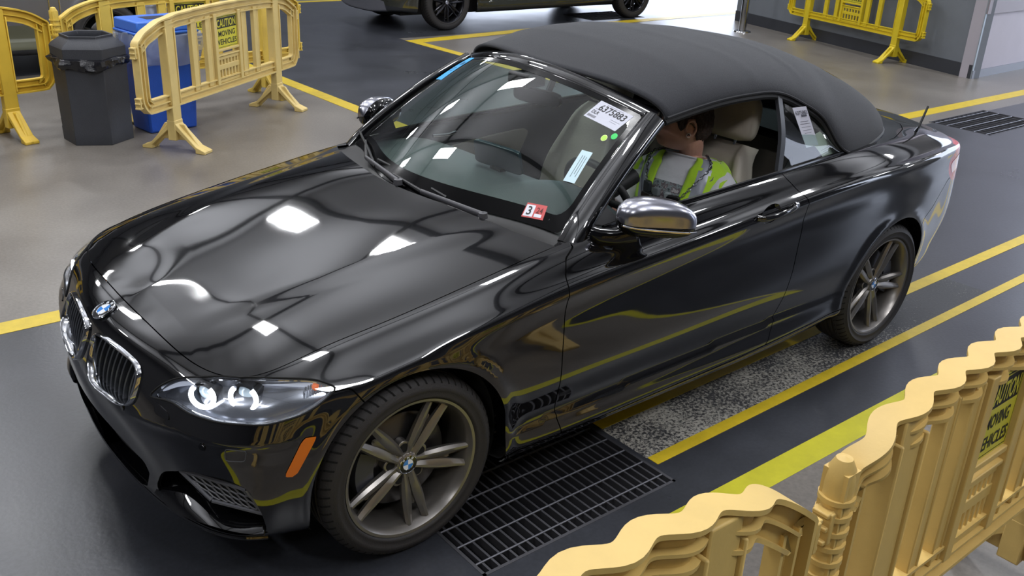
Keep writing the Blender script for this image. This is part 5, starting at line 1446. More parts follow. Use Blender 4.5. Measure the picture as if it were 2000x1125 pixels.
for s_ in (1, -1):
    c, n_ = on_skin((.645, .50, .572), None, .0006); c.y *= s_; n_.y *= s_; X = Vector((0, 0, 1)).cross(n_).normalized(); Y = n_.cross(X)
    mb = MB(); q = [c + X * a + Y * b + n_ * .002 for a, b in soft([(-.045, .018), (.035, .008), (.045, -.012), (-.03, -.016)], .3)]; q2 = [v - n_ * .006 for v in q]; mb.grid([q, q2], closed=True); mb.add(q, [tuple(range(len(q)))]); obj('washer_cover', mb, M_paint, CAR, angle=40)
# ---------------------------------------------------------------- cabin
mb = MB(); mb.box((-2.95, -.72, .20), (-.55, .72, .26)); mb.box((-.62, -.70, .24), (-.56, .70, .86)); mb.box((-2.98, -.66, .24), (-2.92, .66, .97)); obj('cabin_floor', mb, M_carpet, CAR, smooth=False)
for s_ in (1, -1):
    rows = []
    for z, y in ((.26, .74), (.50, .755), (.66, .745), (.70, .715), (.86, .715), (.93, .728)):
        rows.append([(x, s_ * y, z + (.0 if z < .8 else np.interp(x, [-2.4, -1.2, -.7], [.045, .015, -.03]))) for x in np.linspace(-.62, -2.6, 24)])
    mb = MB(); mb.grid(rows); obj('inner_door_trim', mb, mat('dark_door_trim', '2c2d30', .6, bump=.1, bscale=300), CAR)
    poly = [(-1.02, .60), (-1.04, .76), (-1.15, .825), (-1.40, .855), (-1.70, .875), (-1.735, .85), (-1.66, .72), (-1.60, .60), (-1.45, .52), (-1.1, .52)]
    mb = MB(); mb.prism([(x, z) for x, z in soft(poly, .3)], (0, .014), Matrix(((1, 0, 0, 0), (0, 0, -s_, .716 * s_), (0, 1, 0, 0), (0, 0, 0, 1)))); obj('door_insert', mb, M_beige, CAR, bevel=.004)
    mb = MB(); mb.tube([(-1.12, s_ * .690, .905), (-1.20, s_ * .675, .905), (-1.25, s_ * .685, .91)], .008, 8); obj('inner_handle', mb, M_satin, CAR)
# dashboard
rows = []
for x, z in ((-.60, .90), (-.70, .925), (-.85, .935), (-1.0, .93), (-1.07, .915), (-1.10, .87), (-1.08, .80), (-1.12, .70), (-1.05, .55), (-1.0, .45)):
    rows.append([(x - (.02 if x < -.9 else 0) * abs(y), y, z + (.035 * math.exp(-((y - .38) / .17) ** 4) if -1.09 < x < -.84 else 0) - .02 * (abs(y) / .7) ** 4) for y in np.linspace(-.71, .71, 40)])
mb = MB(); mb.grid(rows); obj('dashboard', mb, mat('hazed_dashboard', '3b4144', .5, bump=.15, bscale=250), CAR)  # grey-green haze of reflections in the glass is put into this colour
mb = MB(); mb.grid([[(-1.02 - .02, y, .875) for y in (-.68, .15)], [(-1.108, y, .872) for y in (-.68, .15)], [(-1.11, y, .86) for y in (-.68, .15)]]); obj('dashboard_trim', mb, M_satin, CAR)
# freestanding screen
c = Vector((-.985, -.02, .985)); X = Vector((-.10, 1, 0)).normalized(); Y = Vector((.22, 0, 1)).normalized(); M = frame(c, X, Y)
mb = MB(); mb.prism(list(soft([(-.14, -.052), (.14, -.052), (.135, .052), (-.135, .052)], .12)), (-.012, .006), M); scr = obj('display_screen', mb, mat('screen_slate', '2c3840', .2), CAR, bevel=.003)
mb = MB(); mb.box((-1.0, -.05, .90), (-.97, .02, .94)); obj('screen_stand', mb, M_plast, CAR)
mb = MB(); mb.box((-1.9, -.13, .26), (-1.02, .13, .58)); mb.box((-1.75, -.11, .56), (-1.4, .11, .66)); obj('centre_console', mb, mat('dark_console', '1f2022', .5), CAR, bevel=.02)
mb = MB(); mb.lathe([(.0001, .79), (.018, .785), (.022, .76), (.012, .72), (.01, .57)], 16, Matrix.Translation((-1.28, 0, 0))); obj('gear_lever', mb, M_gloss, CAR)
# interior mirror and sensor box at the top of the glass
mb = MB(); mb.box((-1.16, -.06, 1.275), (-1.05, .06, 1.33)); obj('sensor_housing', mb, M_plast, CAR, bevel=.01)
c = Vector((-1.16, .01, 1.225)); M = frame(c, Vector((-.22, 1, 0)), (.1, 0, 1)); mb = MB(); mb.prism(list(soft([(-.12, -.03), (.12, -.03), (.12, .032), (-.12, .032)], .3)), (-.012, .012), M); obj('rear_view_mirror', mb, M_gloss, CAR, bevel=.004)
# steering wheel
sw = empty('steering_wheel', (-1.20, .38, .88)); link_parent(sw, CAR)
Ms = frame((-1.20, .38, .88), (0, 1, 0), (.42, 0, .9))
mb = MB(); mb.tube([Ms @ Vector((.180 * math.cos(a), .180 * math.sin(a), 0)) for a in np.linspace(0, 2 * PI, 49)[:-1]], .0155, 10, closed=True); obj('rim', mb, mat('wheel_leather', '1a1a1c', .5), sw)
mb = MB(); mb.lathe([(.0001, .03), (.05, .028), (.065, .01), (.06, -.03)], 24, Ms); mb.tube([Ms @ Vector((-.17, 0, 0)), Ms @ Vector((.17, 0, 0))], .016, 8, flat=.5); mb.tube([Ms @ Vector((0, 0, 0)), Ms @ Vector((0, -.17, 0))], .016, 8, flat=.5); obj('hub', mb, M_plast, sw)
mb = MB(); mb.tube([Ms @ Vector((0, 0, -.02)), Ms @ Vector((0, -.02, -.20))], .035, 12); obj('column', mb, M_plast, sw)

def seat(cx_, cy_, rear=False):
    t = empty('front_seat' if not rear else 'rear_seat', (cx_, cy_, .3)); link_parent(t, CAR)
    def P(u, h, d):   # u across, h up along the back, d forward from its face
        a = math.radians(19); return Vector((cx_ - h * math.sin(a) + d * math.cos(a), cy_ + u, .44 + h * math.cos(a) + d * math.sin(a)))
    rows = []
    for h in np.linspace(0, .62, 20):
        w = .245 * (1 - .30 * max(0, (h - .30) / .32) ** 1.6) * (.93 + .07 * math.sin(h * 6)); bol = .055 * math.exp(-((h - .22) / .20) ** 2) + .022; row = []
        for u in np.linspace(-1, 1, 25):
            e = (1 - abs(u) ** 7); d = .05 * e + bol * math.exp(-((abs(u) - .78) / .16) ** 2) - .012 * math.exp(-((abs(u) - .55) / .03) ** 2) - .05 * max(0, (h - .52) / .1) ** 2
            row.append(P(u * w, h, d))
        for u in np.linspace(1, -1, 14)[1:-1]: row.append(P(u * w, h, -.075 * (1 - abs(u) ** 6) + .02 * max(0, (h - .5) / .12)))
        rows.append(row)
    mb = MB(); mb.grid(rows, closed=True); mb.add(rows[-1], [tuple(range(len(rows[-1])))]); obj('backrest', mb, M_beige, t, angle=75)
    rows = []
    for d in np.linspace(-.02, .50, 14):
        row = []; w = .25
        for u in np.linspace(-1, 1, 21): row.append(Vector((cx_ + d, cy_ + u * w, .50 - .03 * (.5 - d) * 1 + .045 * math.exp(-((abs(u) - .8) / .16) ** 2) - (.06 * max(0, (d - .42) / .08) ** 2) - .10 * abs(u) ** 12)))
        row += [Vector((cx_ + d, cy_ + w, .30)), Vector((cx_ + d, cy_ - w, .30))]; rows.append(row)
    mb = MB(); mb.grid(rows, closed=True); mb.add(rows[-1], [tuple(range(len(rows[-1])))]); obj('cushion', mb, M_beige, t, angle=60)
    rows = []                                   # head restraint
    for k in range(15):
        v = -1 + 2 * k / 14; e = (1 - abs(v) ** 4) ** .35 if abs(v) < 1 else 0.0; row = []
        for j in range(28):
            a = 2 * PI * j / 28; c_, s2 = math.cos(a), math.sin(a); x = (.055 * (abs(c_) ** .6) * (1 if c_ > 0 else -1)) * e; y = .135 * (1 - .12 * v) * (abs(s2) ** .5) * (1 if s2 > 0 else -1) * (.55 + .45 * e)
            row.append(P(y, .735 + .105 * v, .01 + x + .012 * v * v))
        rows.append(row)
    mb = MB(); mb.grid(rows, closed=True); mb.add(rows[-1], [tuple(range(28))]); mb.add(rows[0], [tuple(range(28))[::-1]]); obj('head_restraint', mb, M_beige, t, angle=80)
    for s_ in (-1, 1):
        mb = MB(); mb.tube([P(s_ * .055, .58, 0), P(s_ * .055, .67, .005)], .007, 10); obj('restraint_post', mb, M_chrome, t)
    return t
seat(-1.76, .38); seat(-1.76, -.38)
# rear bench with its two head restraints, black mount between
rows = []
for h in np.linspace(0, .52, 12):
    rows.append([Vector((-2.44 - h * .30 + .03 * math.exp(-((abs(y) - .34) / .2) ** 4) * (1 if h < .5 else 0), y, .46 + h)) for y in np.linspace(-.62, .62, 30)])
rows.append([Vector((-2.72, y, .975)) for y in np.linspace(-.62, .62, 30)])
mb = MB(); mb.grid(rows); mb.grid([[(-2.46, -.62, .46), (-2.46, .62, .46)], [(-2.05, -.62, .50), (-2.05, .62, .50)], [(-2.02, -.62, .30), (-2.02, .62, .30)]]); obj('rear_bench', mb, M_bdark, CAR)
for y0 in (-.33, .33):
    rows = []
    for k in range(11):
        v = -1 + 2 * k / 10; e = (max(0, 1 - abs(v) ** 4)) ** .35; rows.append([Vector((-2.60 - .03 * v + .04 * math.cos(a) * e, y0 + .12 * (abs(math.sin(a)) ** .6) * (1 if math.sin(a) > 0 else -1) * (.5 + .5 * e), 1.06 + .08 * v)) for a in np.linspace(0, 2 * PI, 25)[:-1]])
    mb = MB(); mb.grid(rows, closed=True); mb.add(rows[-1], [tuple(range(24))]); obj('rear_head_restraint', mb, M_beige, CAR)
# belt guide by the driver's shoulder
mb = MB(); mb.tube([(-2.10, .60, .80), (-2.13, .61, .93), (-2.16, .60, .97)], [.03, .022, .012], 8, flat=.5); mb.tube([(-2.05, .60, .55), (-2.12, .615, .80), (-2.14, .61, .95)], .022, 6, flat=.12); obj('seat_belt', mb, mat('belt_black', '131315', .7), CAR)

# ================================================================ the driver
OP = Vector((-1.635, .385, .50)); TH = math.radians(8); PERS = empty('person', OP, 'driver in lime safety vest, white T-shirt and glasses, seated in the black convertible', 'person')
LEAN = math.radians(-12)
def TW(x, y, z):
    """torso frame: x forward, y left, z up from the hips"""
    a = x * math.cos(LEAN) + z * math.sin(LEAN); b = -x * math.sin(LEAN) + z * math.cos(LEAN)
    return OP + Vector((a * math.cos(TH) - y * math.sin(TH), a * math.sin(TH) + y * math.cos(TH), b))
TZ = [-.02, .08, .18, .28, .36, .41, .445, .470, .488, .502, .520]
TY = [.165, .160, .165, .180, .190, .192, .182, .150, .110, .078, .064]
TX = [.120, .115, .118, .122, .115, .104, .090, .076, .068, .062, .058]
TC = [0, 0, 0, 0, -.004, -.008, -.012, -.015, -.012, -.008, -.004]
def torso(a, z, off=0.0):
    z_ = np.clip(z, TZ[0], TZ[-1]); ry = np.interp(z_, TZ, TY) + off; rx = np.interp(z_, TZ, TX) + off; c = np.interp(z_, TZ, TC)
    ca, sa = math.cos(a), math.sin(a); e = .82
    return TW(c + rx * (abs(ca) ** e) * (1 if ca > 0 else -1), ry * (abs(sa) ** e) * (1 if sa > 0 else -1), z + off * np.interp(z, [.40, .47], [0, .9]))
HC = Vector((-1.680, .372, 1.133)); YAW = math.radians(-38); PIT = math.radians(-1)
HM = Matrix.Translation(HC) @ Euler((0, 0, YAW)).to_matrix().to_4x4() @ Euler((0, PIT, 0)).to_matrix().to_4x4()
def head_pt(th, ph, off=0.0):
    """th from the top (0) to the bottom (pi), ph around, 0 = face"""
    d = Vector((math.sin(th) * math.cos(ph), math.sin(th) * math.sin(ph), math.cos(th)))
    x, y, z = d.x * .097, d.y * .076, d.z * .118
    g = lambda v, c, w: math.exp(-((v - c) / w) ** 2)
    fr = max(0, d.x)
    if z < -.015:
        k = min(1, (-z - .015) / .10); y *= 1 - .30 * k ** 1.4; 
        if x > 0: x = x * (1 + .60 * k) + .014 * k * fr
        else: x *= 1 - .30 * k
    if x > 0: x *= 1 + .04 * g(z, .05, .04)
    if d.x > 0:
        x += .024 * g(y, 0, .011) * (g(z, -.022, .016) if z < -.022 else g(z, -.022, .034)) + .008 * g(abs(y), .011, .007) * g(z, -.030, .008)
        x -= .012 * g(abs(y), .031, .016) * g(z, .016, .013); x += .005 * g(z, .036, .010) * g(y, 0, .05)
        x += .009 * g(y, 0, .022) * (g(z, -.052, .0055) + g(z, -.066, .0065)); x -= .004 * g(z, -.0588, .003) * g(y, 0, .024)
        x += .009 * g(y, 0, .024) * g(z, -.096, .016); x += .004 * g(abs(y), .045, .018) * g(z, -.012, .02)
    return HM @ (Vector((x, y, z)) + d * off)
# skin: head, ears, neck, arms and hands grown together by a fine remesh
mb = MB(); nt_, np_ = 56, 72
rows = [[head_pt(PI * (i + .02) / (nt_ + .04), 2 * PI * j / np_) for j in range(np_)] for i in range(nt_ + 1)]
mb.grid(rows, closed=True); mb.add(rows[0], [tuple(range(np_))[::-1]]); mb.add(rows[-1], [tuple(range(np_))])
def earring_c(s_): return HM @ Vector((-.006, s_ * .079, -.034))
for s_ in (1, -1):
    rim_ = []
    for k in range(17):   # helix, then lobe
        a = math.radians(200 - 320 * k / 16) if s_ else 0; rim_.append(HM @ Vector((-.012 - .021 * math.cos(a), s_ * (.086 + .005 * math.sin(a)), -.004 + .034 * math.sin(a))))
    mb.tube(rim_, .0052, 8); rows = []
    for k in range(7):
        v = -1 + k / 3; e = math.sqrt(max(0, 1 - v * v)) * .9 + .05; rows.append([HM @ Vector((-.008 + .017 * e * math.cos(a), s_ * (.077 + .004 * math.sin(a)), -.010 + .026 * v)) for a in np.linspace(0, 2 * PI, 13)[:-1]])
    mb.grid(rows, closed=True); mb.add(rows[0], [tuple(range(12))[::-1]]); mb.add(rows[-1], [tuple(range(12))])
    mb.tube([HM @ Vector((-.004, s_ * .074, -.032)), HM @ Vector((-.004, s_ * .078, -.044))], [.009, .008], 8)
nk = [TW(-.012, 0, .44), TW(-.008, 0, .50), HM @ Vector((-.044, 0, -.085)), HM @ Vector((-.038, 0, -.030))]
mb.tube(cr(nk, 5), [.058] * 5 + [.050] * 5 + [.048] * 6, 20)
SH = {1: TW(-.01, .180, .395), -1: TW(-.01, -.180, .395)}
EL = {1: Vector((-1.545, .610, .675)), -1: Vector((-1.525, .135, .700))}
WR = {1: Vector((-1.285, .560, .800)), -1: Vector((-1.285, .200, .815))}
for s_ in (1, -1):
    mb.tube(cr([SH[s_], (SH[s_] + EL[s_]) / 2 + Vector((-.01, .012 * s_, 0)), EL[s_], (EL[s_] * .45 + WR[s_] * .55) + Vector((0, 0, -.006)), WR[s_]], 5), [.052, .051, .050, .049, .048, .047, .046, .045, .043, .042, .041, .042, .042, .041, .039, .037, .034, .031, .029, .028, .027], 16)
    # hand: palm and five fingers curled round the rim
    rimc = Ms @ Vector((.180 * math.cos(math.radians(-25 if s_ > 0 else 205)), .180 * math.sin(math.radians(-25 if s_ > 0 else 205)), 0))
    tan_ = (Ms.to_3x3() @ Vector((0, 1, 0))).normalized(); outw = (rimc - Vector((-1.20, .38, .88))).normalized(); ax_ = tan_.cross(outw).normalized(); nrm = Ms.to_3x3() @ Vector((0, 0, 1)); 
    if nrm.x > 0: nrm = -nrm
    palm = rimc + nrm * .034 + outw * .014
    mb.tube([WR[s_], (WR[s_] + palm) / 2, palm + tan_ * 0], [.027, .030, .030], 14, flat=.75)
    for k, (o_, L_) in enumerate(((.033, .9), (.012, 1.0), (-.010, .95), (-.031, .8))):
        b = palm + tan_ * o_; pts = []
        for q in range(7):
            a = math.radians(-20 + 205 * q / 6 * L_); pts.append(rimc + tan_ * o_ + (nrm * math.cos(a) + outw * math.sin(a)) * .0235)
        mb.tube([b] + pts, [.011, .0098, .0095, .0092, .009, .0086, .008, .0065], 10)
    a0 = palm + tan_ * .03 - outw * .018; mb.tube([a0, rimc + nrm * .026 + tan_ * .052 - outw * .014, rimc + nrm * .012 + tan_ * .066 - outw * .022], [.013, .011, .008], 10)
# seated legs, hidden below the door line
rows = [[torso(2 * PI * j / 40, z, -.004) for j in range(40)] for z in list(np.linspace(-.02, .40, 12)) + [.42, .44, .46, .48, .50]]
mb.grid(rows, closed=True); mb.add(rows[0], [tuple(range(40))[::-1]]); mb.add(rows[-1], [tuple(range(40))])
LEG = {}
for s_ in (1, -1):
    LEG[s_] = cr([TW(-.02, .09 * s_, .02), Vector((-1.22, .38 + .13 * s_, .64)), Vector((-1.00, .38 + .11 * s_, .36)), Vector((-.86, .38 + .10 * s_, .31))], 6)
    mb.tube(LEG[s_], [.085] * 6 + [.062] * 6 + [.04] * 7, 14)
skin = obj('body', mb, mat('skin', 'c99a86', .5, vary=.06, vscale=18), PERS, angle=180)
rm = skin.modifiers.new('remesh', 'REMESH'); rm.mode = 'VOXEL'; rm.voxel_size = .0034; rm.use_smooth_shade = True
sm = skin.modifiers.new('smooth', 'SMOOTH'); sm.factor = .5; sm.iterations = 3
# hair
mb = MB(); rows = []; rnd = random.Random(5)
def hair_edge(ph):    # lowest polar angle the hair reaches, by direction
    a = abs((ph + PI) % (2 * PI) - PI); return float(np.interp(a, [0, .6, 1.0, 1.18, 1.30, 1.42, 1.50, 1.92, 2.05, 2.3, PI], [.92, .98, 1.12, 1.50, 1.72, 1.60, 1.26, 1.26, 1.90, 2.08, 2.15]))
NH = 110
for i in range(24):
    row = []
    for j in range(NH):
        ph = 2 * PI * j / NH; th = .02 + (hair_edge(ph) - .02) * i / 23; k = i / 23
        off = .016 + .007 * math.sin(7 * ph + 5 * th) * math.sin(th * 2) + .004 * math.sin(31 * ph + 9 * th) - .014 * max(0, (k - .80) / .20) ** 2
        row.append(head_pt(th, ph, off))
    rows.append(row)
mb.grid(rows, closed=True); mb.add(rows[0], [tuple(range(NH))[::-1]])
obj('hair', mb, mat('dark_brown_hair', '3a2822', .5, bump=.9, bscale=240, vary=.25, vscale=60), PERS, solid=.006)
# glasses
mb = MB()
for s_ in (1, -1):
    ln = [HM @ Vector((.104 - .010 * (abs(math.cos(a)) if math.cos(a) * s_ > 0 else 0), s_ * .032 + .027 * math.cos(a), .012 + .021 * math.sin(a))) for a in np.linspace(0, 2 * PI, 25)[:-1]]
    mb.tube(ln, .0022, 6, closed=True); mb.tube([HM @ Vector((.096, s_ * .060, .020)), HM @ Vector((.04, s_ * .078, .018)), HM @ Vector((-.012, s_ * .083, .016)), HM @ Vector((-.028, s_ * .080, .0))], .0022, 6)
mb.tube([HM @ Vector((.108, -.006, .014)), HM @ Vector((.110, 0, .016)), HM @ Vector((.108, .006, .014))], .002, 6)
obj('glasses', mb, mat('glasses_black', '101012', .3), PERS)
# eyes, brows, mouth
for s_ in (1, -1):
    mb = MB(); mb.lathe([(.0118 * math.sin(a), .0118 * math.cos(a)) for a in np.linspace(.001, PI, 10)], 16, frame(HM @ Vector((.0755, s_ * .031, .015)), HM.to_3x3() @ Vector((0, 1, 0)), HM.to_3x3() @ Vector((0, 0, 1)))); obj('eye', mb, mat('eye_white', 'e6e2dc', .2), PERS)
    mb = MB(); mb.lathe([(.0001, .0122), (.005, .0113), (.006, .0104)], 16, frame(HM @ Vector((.0755, s_ * .031, .015)), HM.to_3x3() @ Vector((0, 1, 0)), HM.to_3x3() @ Vector((0, 0, 1)))); obj('iris', mb, mat('iris_brown', '24160f', .2), PERS)
    mb = MB(); mb.tube([head_pt(math.acos(.033 / .118), s_ * a, .002) for a in (.16, .30, .46, .56)], [.003, .004, .0035, .002], 6); obj('eyebrow', mb, MATS['dark_brown_hair'], PERS)
    c = earring_c(s_); Ye = HM.to_3x3() @ Vector((0, s_, 0)); Me = frame(c, HM.to_3x3() @ Vector((1, 0, 0)), (HM.to_3x3() @ Vector((0, 0, s_ * 1.0)))) 
    mb = MB(); mb.tube([c + (HM.to_3x3() @ Vector((.0085 * math.cos(a), 0, .0085 * math.sin(a)))) + Ye * .004 for a in np.linspace(0, 2 * PI, 17)[:-1]], .0022, 6, closed=True); e_ = obj('ear_plug', mb, mat('ear_plug_pale', 'd8c4b8', .3), PERS)
    mb = MB(); mb.lathe([(.0001, .004), (.006, .003), (.007, -.004)], 16, frame(c + Ye * .002, (HM.to_3x3() @ Vector((1, 0, 0))), (HM.to_3x3() @ Vector((0, 0, -s_)))) ); obj('ear_plug_centre', mb, mat('ear_plug_dark', '2a0f14', .25), PERS)
mb = MB(); mb.tube([head_pt(math.acos(-.0588 / .118), a, .0012) for a in np.linspace(-.28, .28, 9)], [.001, .0018, .002, .002, .002, .002, .002, .0018, .001], 6); obj('lip_line', mb, mat('lip', '8a4a42', .5), PERS)
mb = MB()
for s_ in (1, -1): mb.tube(LEG[s_][:13], [.094] * 6 + [.074] * 7, 14)
obj('trousers', mb, mat('dark_trousers', '1c1e24', .8), PERS)
# T-shirt: torso with sleeves
M_shirt = mat('white_t_shirt', 'd2d2d8', .85, bump=.35, bscale=26)
mb = MB(); rows = [[torso(2 * PI * j / 48, z, .006) for j in range(48)] for z in list(np.linspace(-.02, .40, 14)) + [.41, .43, .445, .46, .472, .482, .49]]
mb.grid(rows, closed=True); mb.add(rows[0], [tuple(range(48))[::-1]]); mb.add(rows[-1], [tuple(range(48))])
for s_ in (1, -1):
    q = SH[s_] * .12 + EL[s_] * .88; mb.tube(cr([TW(-.01, .12 * s_, .39), SH[s_], (SH[s_] + EL[s_]) / 2 + Vector((-.014, .014 * s_, 0)), q], 5), [.045, .048, .052, .056,  .068, .069, .069, .069, .069, .070, .071, .072, .072, .073, .074, .075], 18)
sh_ = obj('t_shirt', mb, M_shirt, PERS, angle=180)
rm = sh_.modifiers.new('remesh', 'REMESH'); rm.mode = 'VOXEL'; rm.voxel_size = .007; rm.use_smooth_shade = True
sm = sh_.modifiers.new('smooth', 'SMOOTH'); sm.factor = .5; sm.iterations = 6
mb = MB(); mb.tube([torso(a, .487, .007) for a in np.linspace(0, 2 * PI, 41)[:-1]], .0045, 6, closed=True); obj('collar', mb, M_shirt, PERS)
# faded print on the chest
mb = MB(); rows = [[torso(a, z, .0105) for a in np.linspace(-.55, .50, 14)] for z in np.linspace(.20, .375, 12)]; mb.grid(rows)
def print_mat():
    m = bpy.data.materials.new('shirt_print'); m.use_nodes = True; nt = m.node_tree; B = nt.nodes['Principled BSDF']; tc = nt.nodes.new('ShaderNodeTexCoord'); v = nt.nodes.new('ShaderNodeTexVoronoi'); v.inputs['Scale'].default_value = 55
    n = nt.nodes.new('ShaderNodeTexNoise'); n.inputs['Scale'].default_value = 38; n.inputs['Detail'].default_value = 5
    nt.links.new(tc.outputs['Object'], v.inputs['Vector']); nt.links.new(tc.outputs['Object'], n.inputs['Vector'])
    r = nt.nodes.new('ShaderNodeValToRGB'); cs = ((.0, '26262a'), (.36, '3a3f44'), (.46, '8f9a9e'), (.54, '5d4a50'), (.62, 'b9b4b8'), (1., '2a2c30'))
    r.color_ramp.elements[0].position = 0; r.color_ramp.elements[0].color = (*lin(cs[0][1]), 1); r.color_ramp.elements[1].position = 1; r.color_ramp.elements[1].color = (*lin(cs[-1][1]), 1)
    for p_, c_ in cs[1:-1]: e = r.color_ramp.elements.new(p_); e.color = (*lin(c_), 1)
    nt.links.new(n.outputs['Fac'], r.inputs[0]); nt.links.new(r.outputs[0], B.inputs['Base Color']); B.inputs['Roughness'].default_value = .85; return m
obj('shirt_print', mb, print_mat(), PERS, angle=180)
# vest: open front, silver bands down the chest and over the shoulders
M_lime = mat('lime_vest', 'b4e02a', .75, bump=.25, bscale=30, sheen=.3); M_silver = mat('silver_reflective_band', '9fa3ae', .35, metal=.25)
def vest_side(s_):
    zs = list(np.linspace(0, .40, 18)) + [.41, .42, .43, .44, .45, .458, .466, .474, .481]
    cols = 40; rows = []
    for z in zs:
        a0 = np.interp(z, [0, .20, .32, .44, .481], [.16, .22, .29, .30, .50]); a1 = np.interp(z, [.0, .24, .44], [PI, PI, PI]); rows.append([torso(s_ * (a0 + (a1 - a0) * j / (cols - 1)), z, .0165 + .0025 * math.sin(9 * z * 3 + j * .6)) for j in range(cols)])
    mb = MB()
    for i in range(len(zs) - 1):
        for j in range(cols - 1):
            z = zs[i]; a0 = np.interp(z, [0, .20, .32, .44, .481], [.16, .22, .29, .30, .50]); a = a0 + (PI - a0) * (j + .5) / (cols - 1)
            hw = np.interp(z, [0, .35, .44, .481], [.14, .14, .15, .20]); ctr_ = np.interp(z, [0, .25, .38, .45, .481], [.62, .62, .64, .72, .90]); mi = 1 if abs(a - ctr_) < hw or (.10 < z < .16 and abs(a - ctr_) > hw) else 0
            k = len(mb.v); mb.add([rows[i][j], rows[i][j + 1], rows[i + 1][j + 1], rows[i + 1][j]], [(0, 1, 2, 3)], mi)
    return mb
for s_ in (1, -1):
    mb = vest_side(s_)
    # weld
    bm_ = None
    o = obj('vest', mb, [M_lime, M_silver], PERS, angle=180)
    w = o.modifiers.new('weld', 'WELD'); w.merge_threshold = .0004; so = o.modifiers.new('solid', 'SOLIDIFY'); so.thickness = .003; so.offset = 1
    # shoulder cap that hangs past the shoulder over the sleeve
    rows = []
    for t in np.linspace(0, 1, 7):
        row = []
        for a in np.linspace(-.20 * PI, 1.20 * PI, 19):
            p0 = TW(-.012, .150 * s_, .398); p1 = TW(-.012, .222 * s_, .375); c = p0 + (p1 - p0) * t; dr_ = .0 + .070 + .010 * t
            row.append(c + (TW(1, 0, 0) - TW(0, 0, 0)) * (math.cos(a) * dr_) + (TW(0, 0, 1) - TW(0, 0, 0)) * (math.sin(a) * dr_ * .86))
        rows.append(row)
    mb = MB()
    for i in range(6):
        for j in range(18): mb.add([rows[i][j], rows[i][j + 1], rows[i + 1][j + 1], rows[i + 1][j]], [(0, 1, 2, 3)], 1 if i in (2, 3) else 0)
    o = obj('vest_shoulder', mb, [M_lime, M_silver], PERS, angle=180); w = o.modifiers.new('weld', 'WELD'); w.merge_threshold = .0004; so = o.modifiers.new('solid', 'SOLIDIFY'); so.thickness = .003; so.offset = 1
# chain necklace and lanyard with keys
mb = MB(); path = [torso(a, z, o_) for a, z, o_ in ((-1.5, .505, .006), (-1.2, .492, .014), (-.85, .455, .022), (-.50, .38, .024), (-.22, .29, .026), (0, .26, .028), (.22, .29, .026), (.50, .38, .024), (.85, .455, .022), (1.2, .492, .014), (1.5, .505, .006))]
pp = cr(path, 14)
for i in range(0, len(pp) - 1, 2):
    c = Vector(pp[i]); t_ = (Vector(pp[i + 1]) - c).normalized(); s2 = t_.cross(Vector((1, .3, .2))).normalized(); n2 = t_.cross(s2)
    if (i // 2) % 2: s2 = n2
    mb.tube([c + t_ * (.0088 * math.cos(a)) + s2 * (.0052 * math.sin(a)) for a in np.linspace(0, 2 * PI, 11)[:-1]], .0020, 5, closed=True)
ch_ = obj('chain_necklace', mb, mat('chain_steel', '8d8f96', .25, metal=.9), PERS)
LY = empty('lanyard', torso(0, .2, .03)); link_parent(LY, PERS)
mb = MB(); mb.tube([torso(a, z, .019) for a, z in ((-1.5, .475), (-1.0, .44), (-.7, .36), (-.45, .22), (-.30, .12))], .005, 6, flat=.3); mb.tube([torso(a, z, .019) for a, z in ((1.5, .475), (.95, .42), (.45, .30), (.10, .20), (-.25, .12))], .005, 6, flat=.3); obj('strap', mb, mat('strap_grey', '6a6c76', .7), LY)
for k, (a, z, w, h, col) in enumerate(((-.24, .27, .032, .045, '1a1b1e'), (.0, .25, .03, .040, '26282c'), (.24, .285, .030, .045, '141518'), (-.30, .335, .020, .026, '34383c'), (-.08, .325, .016, .018, '7d8488'), (.10, .315, .014, .020, '9aa0a4'))):
    c = torso(a, z, .034); n_ = (c - torso(a, z, 0)).normalized(); mb = MB(); X = n_.cross(Vector((0, 0, 1))).normalized(); M = frame(c, X, X.cross(n_) * -1 if False else Vector((0, 0, 1))); mb.prism(list(soft([(-w, -h), (w, -h), (w, h), (-w, h)], .2)), (-.010, .010), M); obj('tag_or_key', mb, mat('lanyard_' + col, col, .4), LY, bevel=.003)
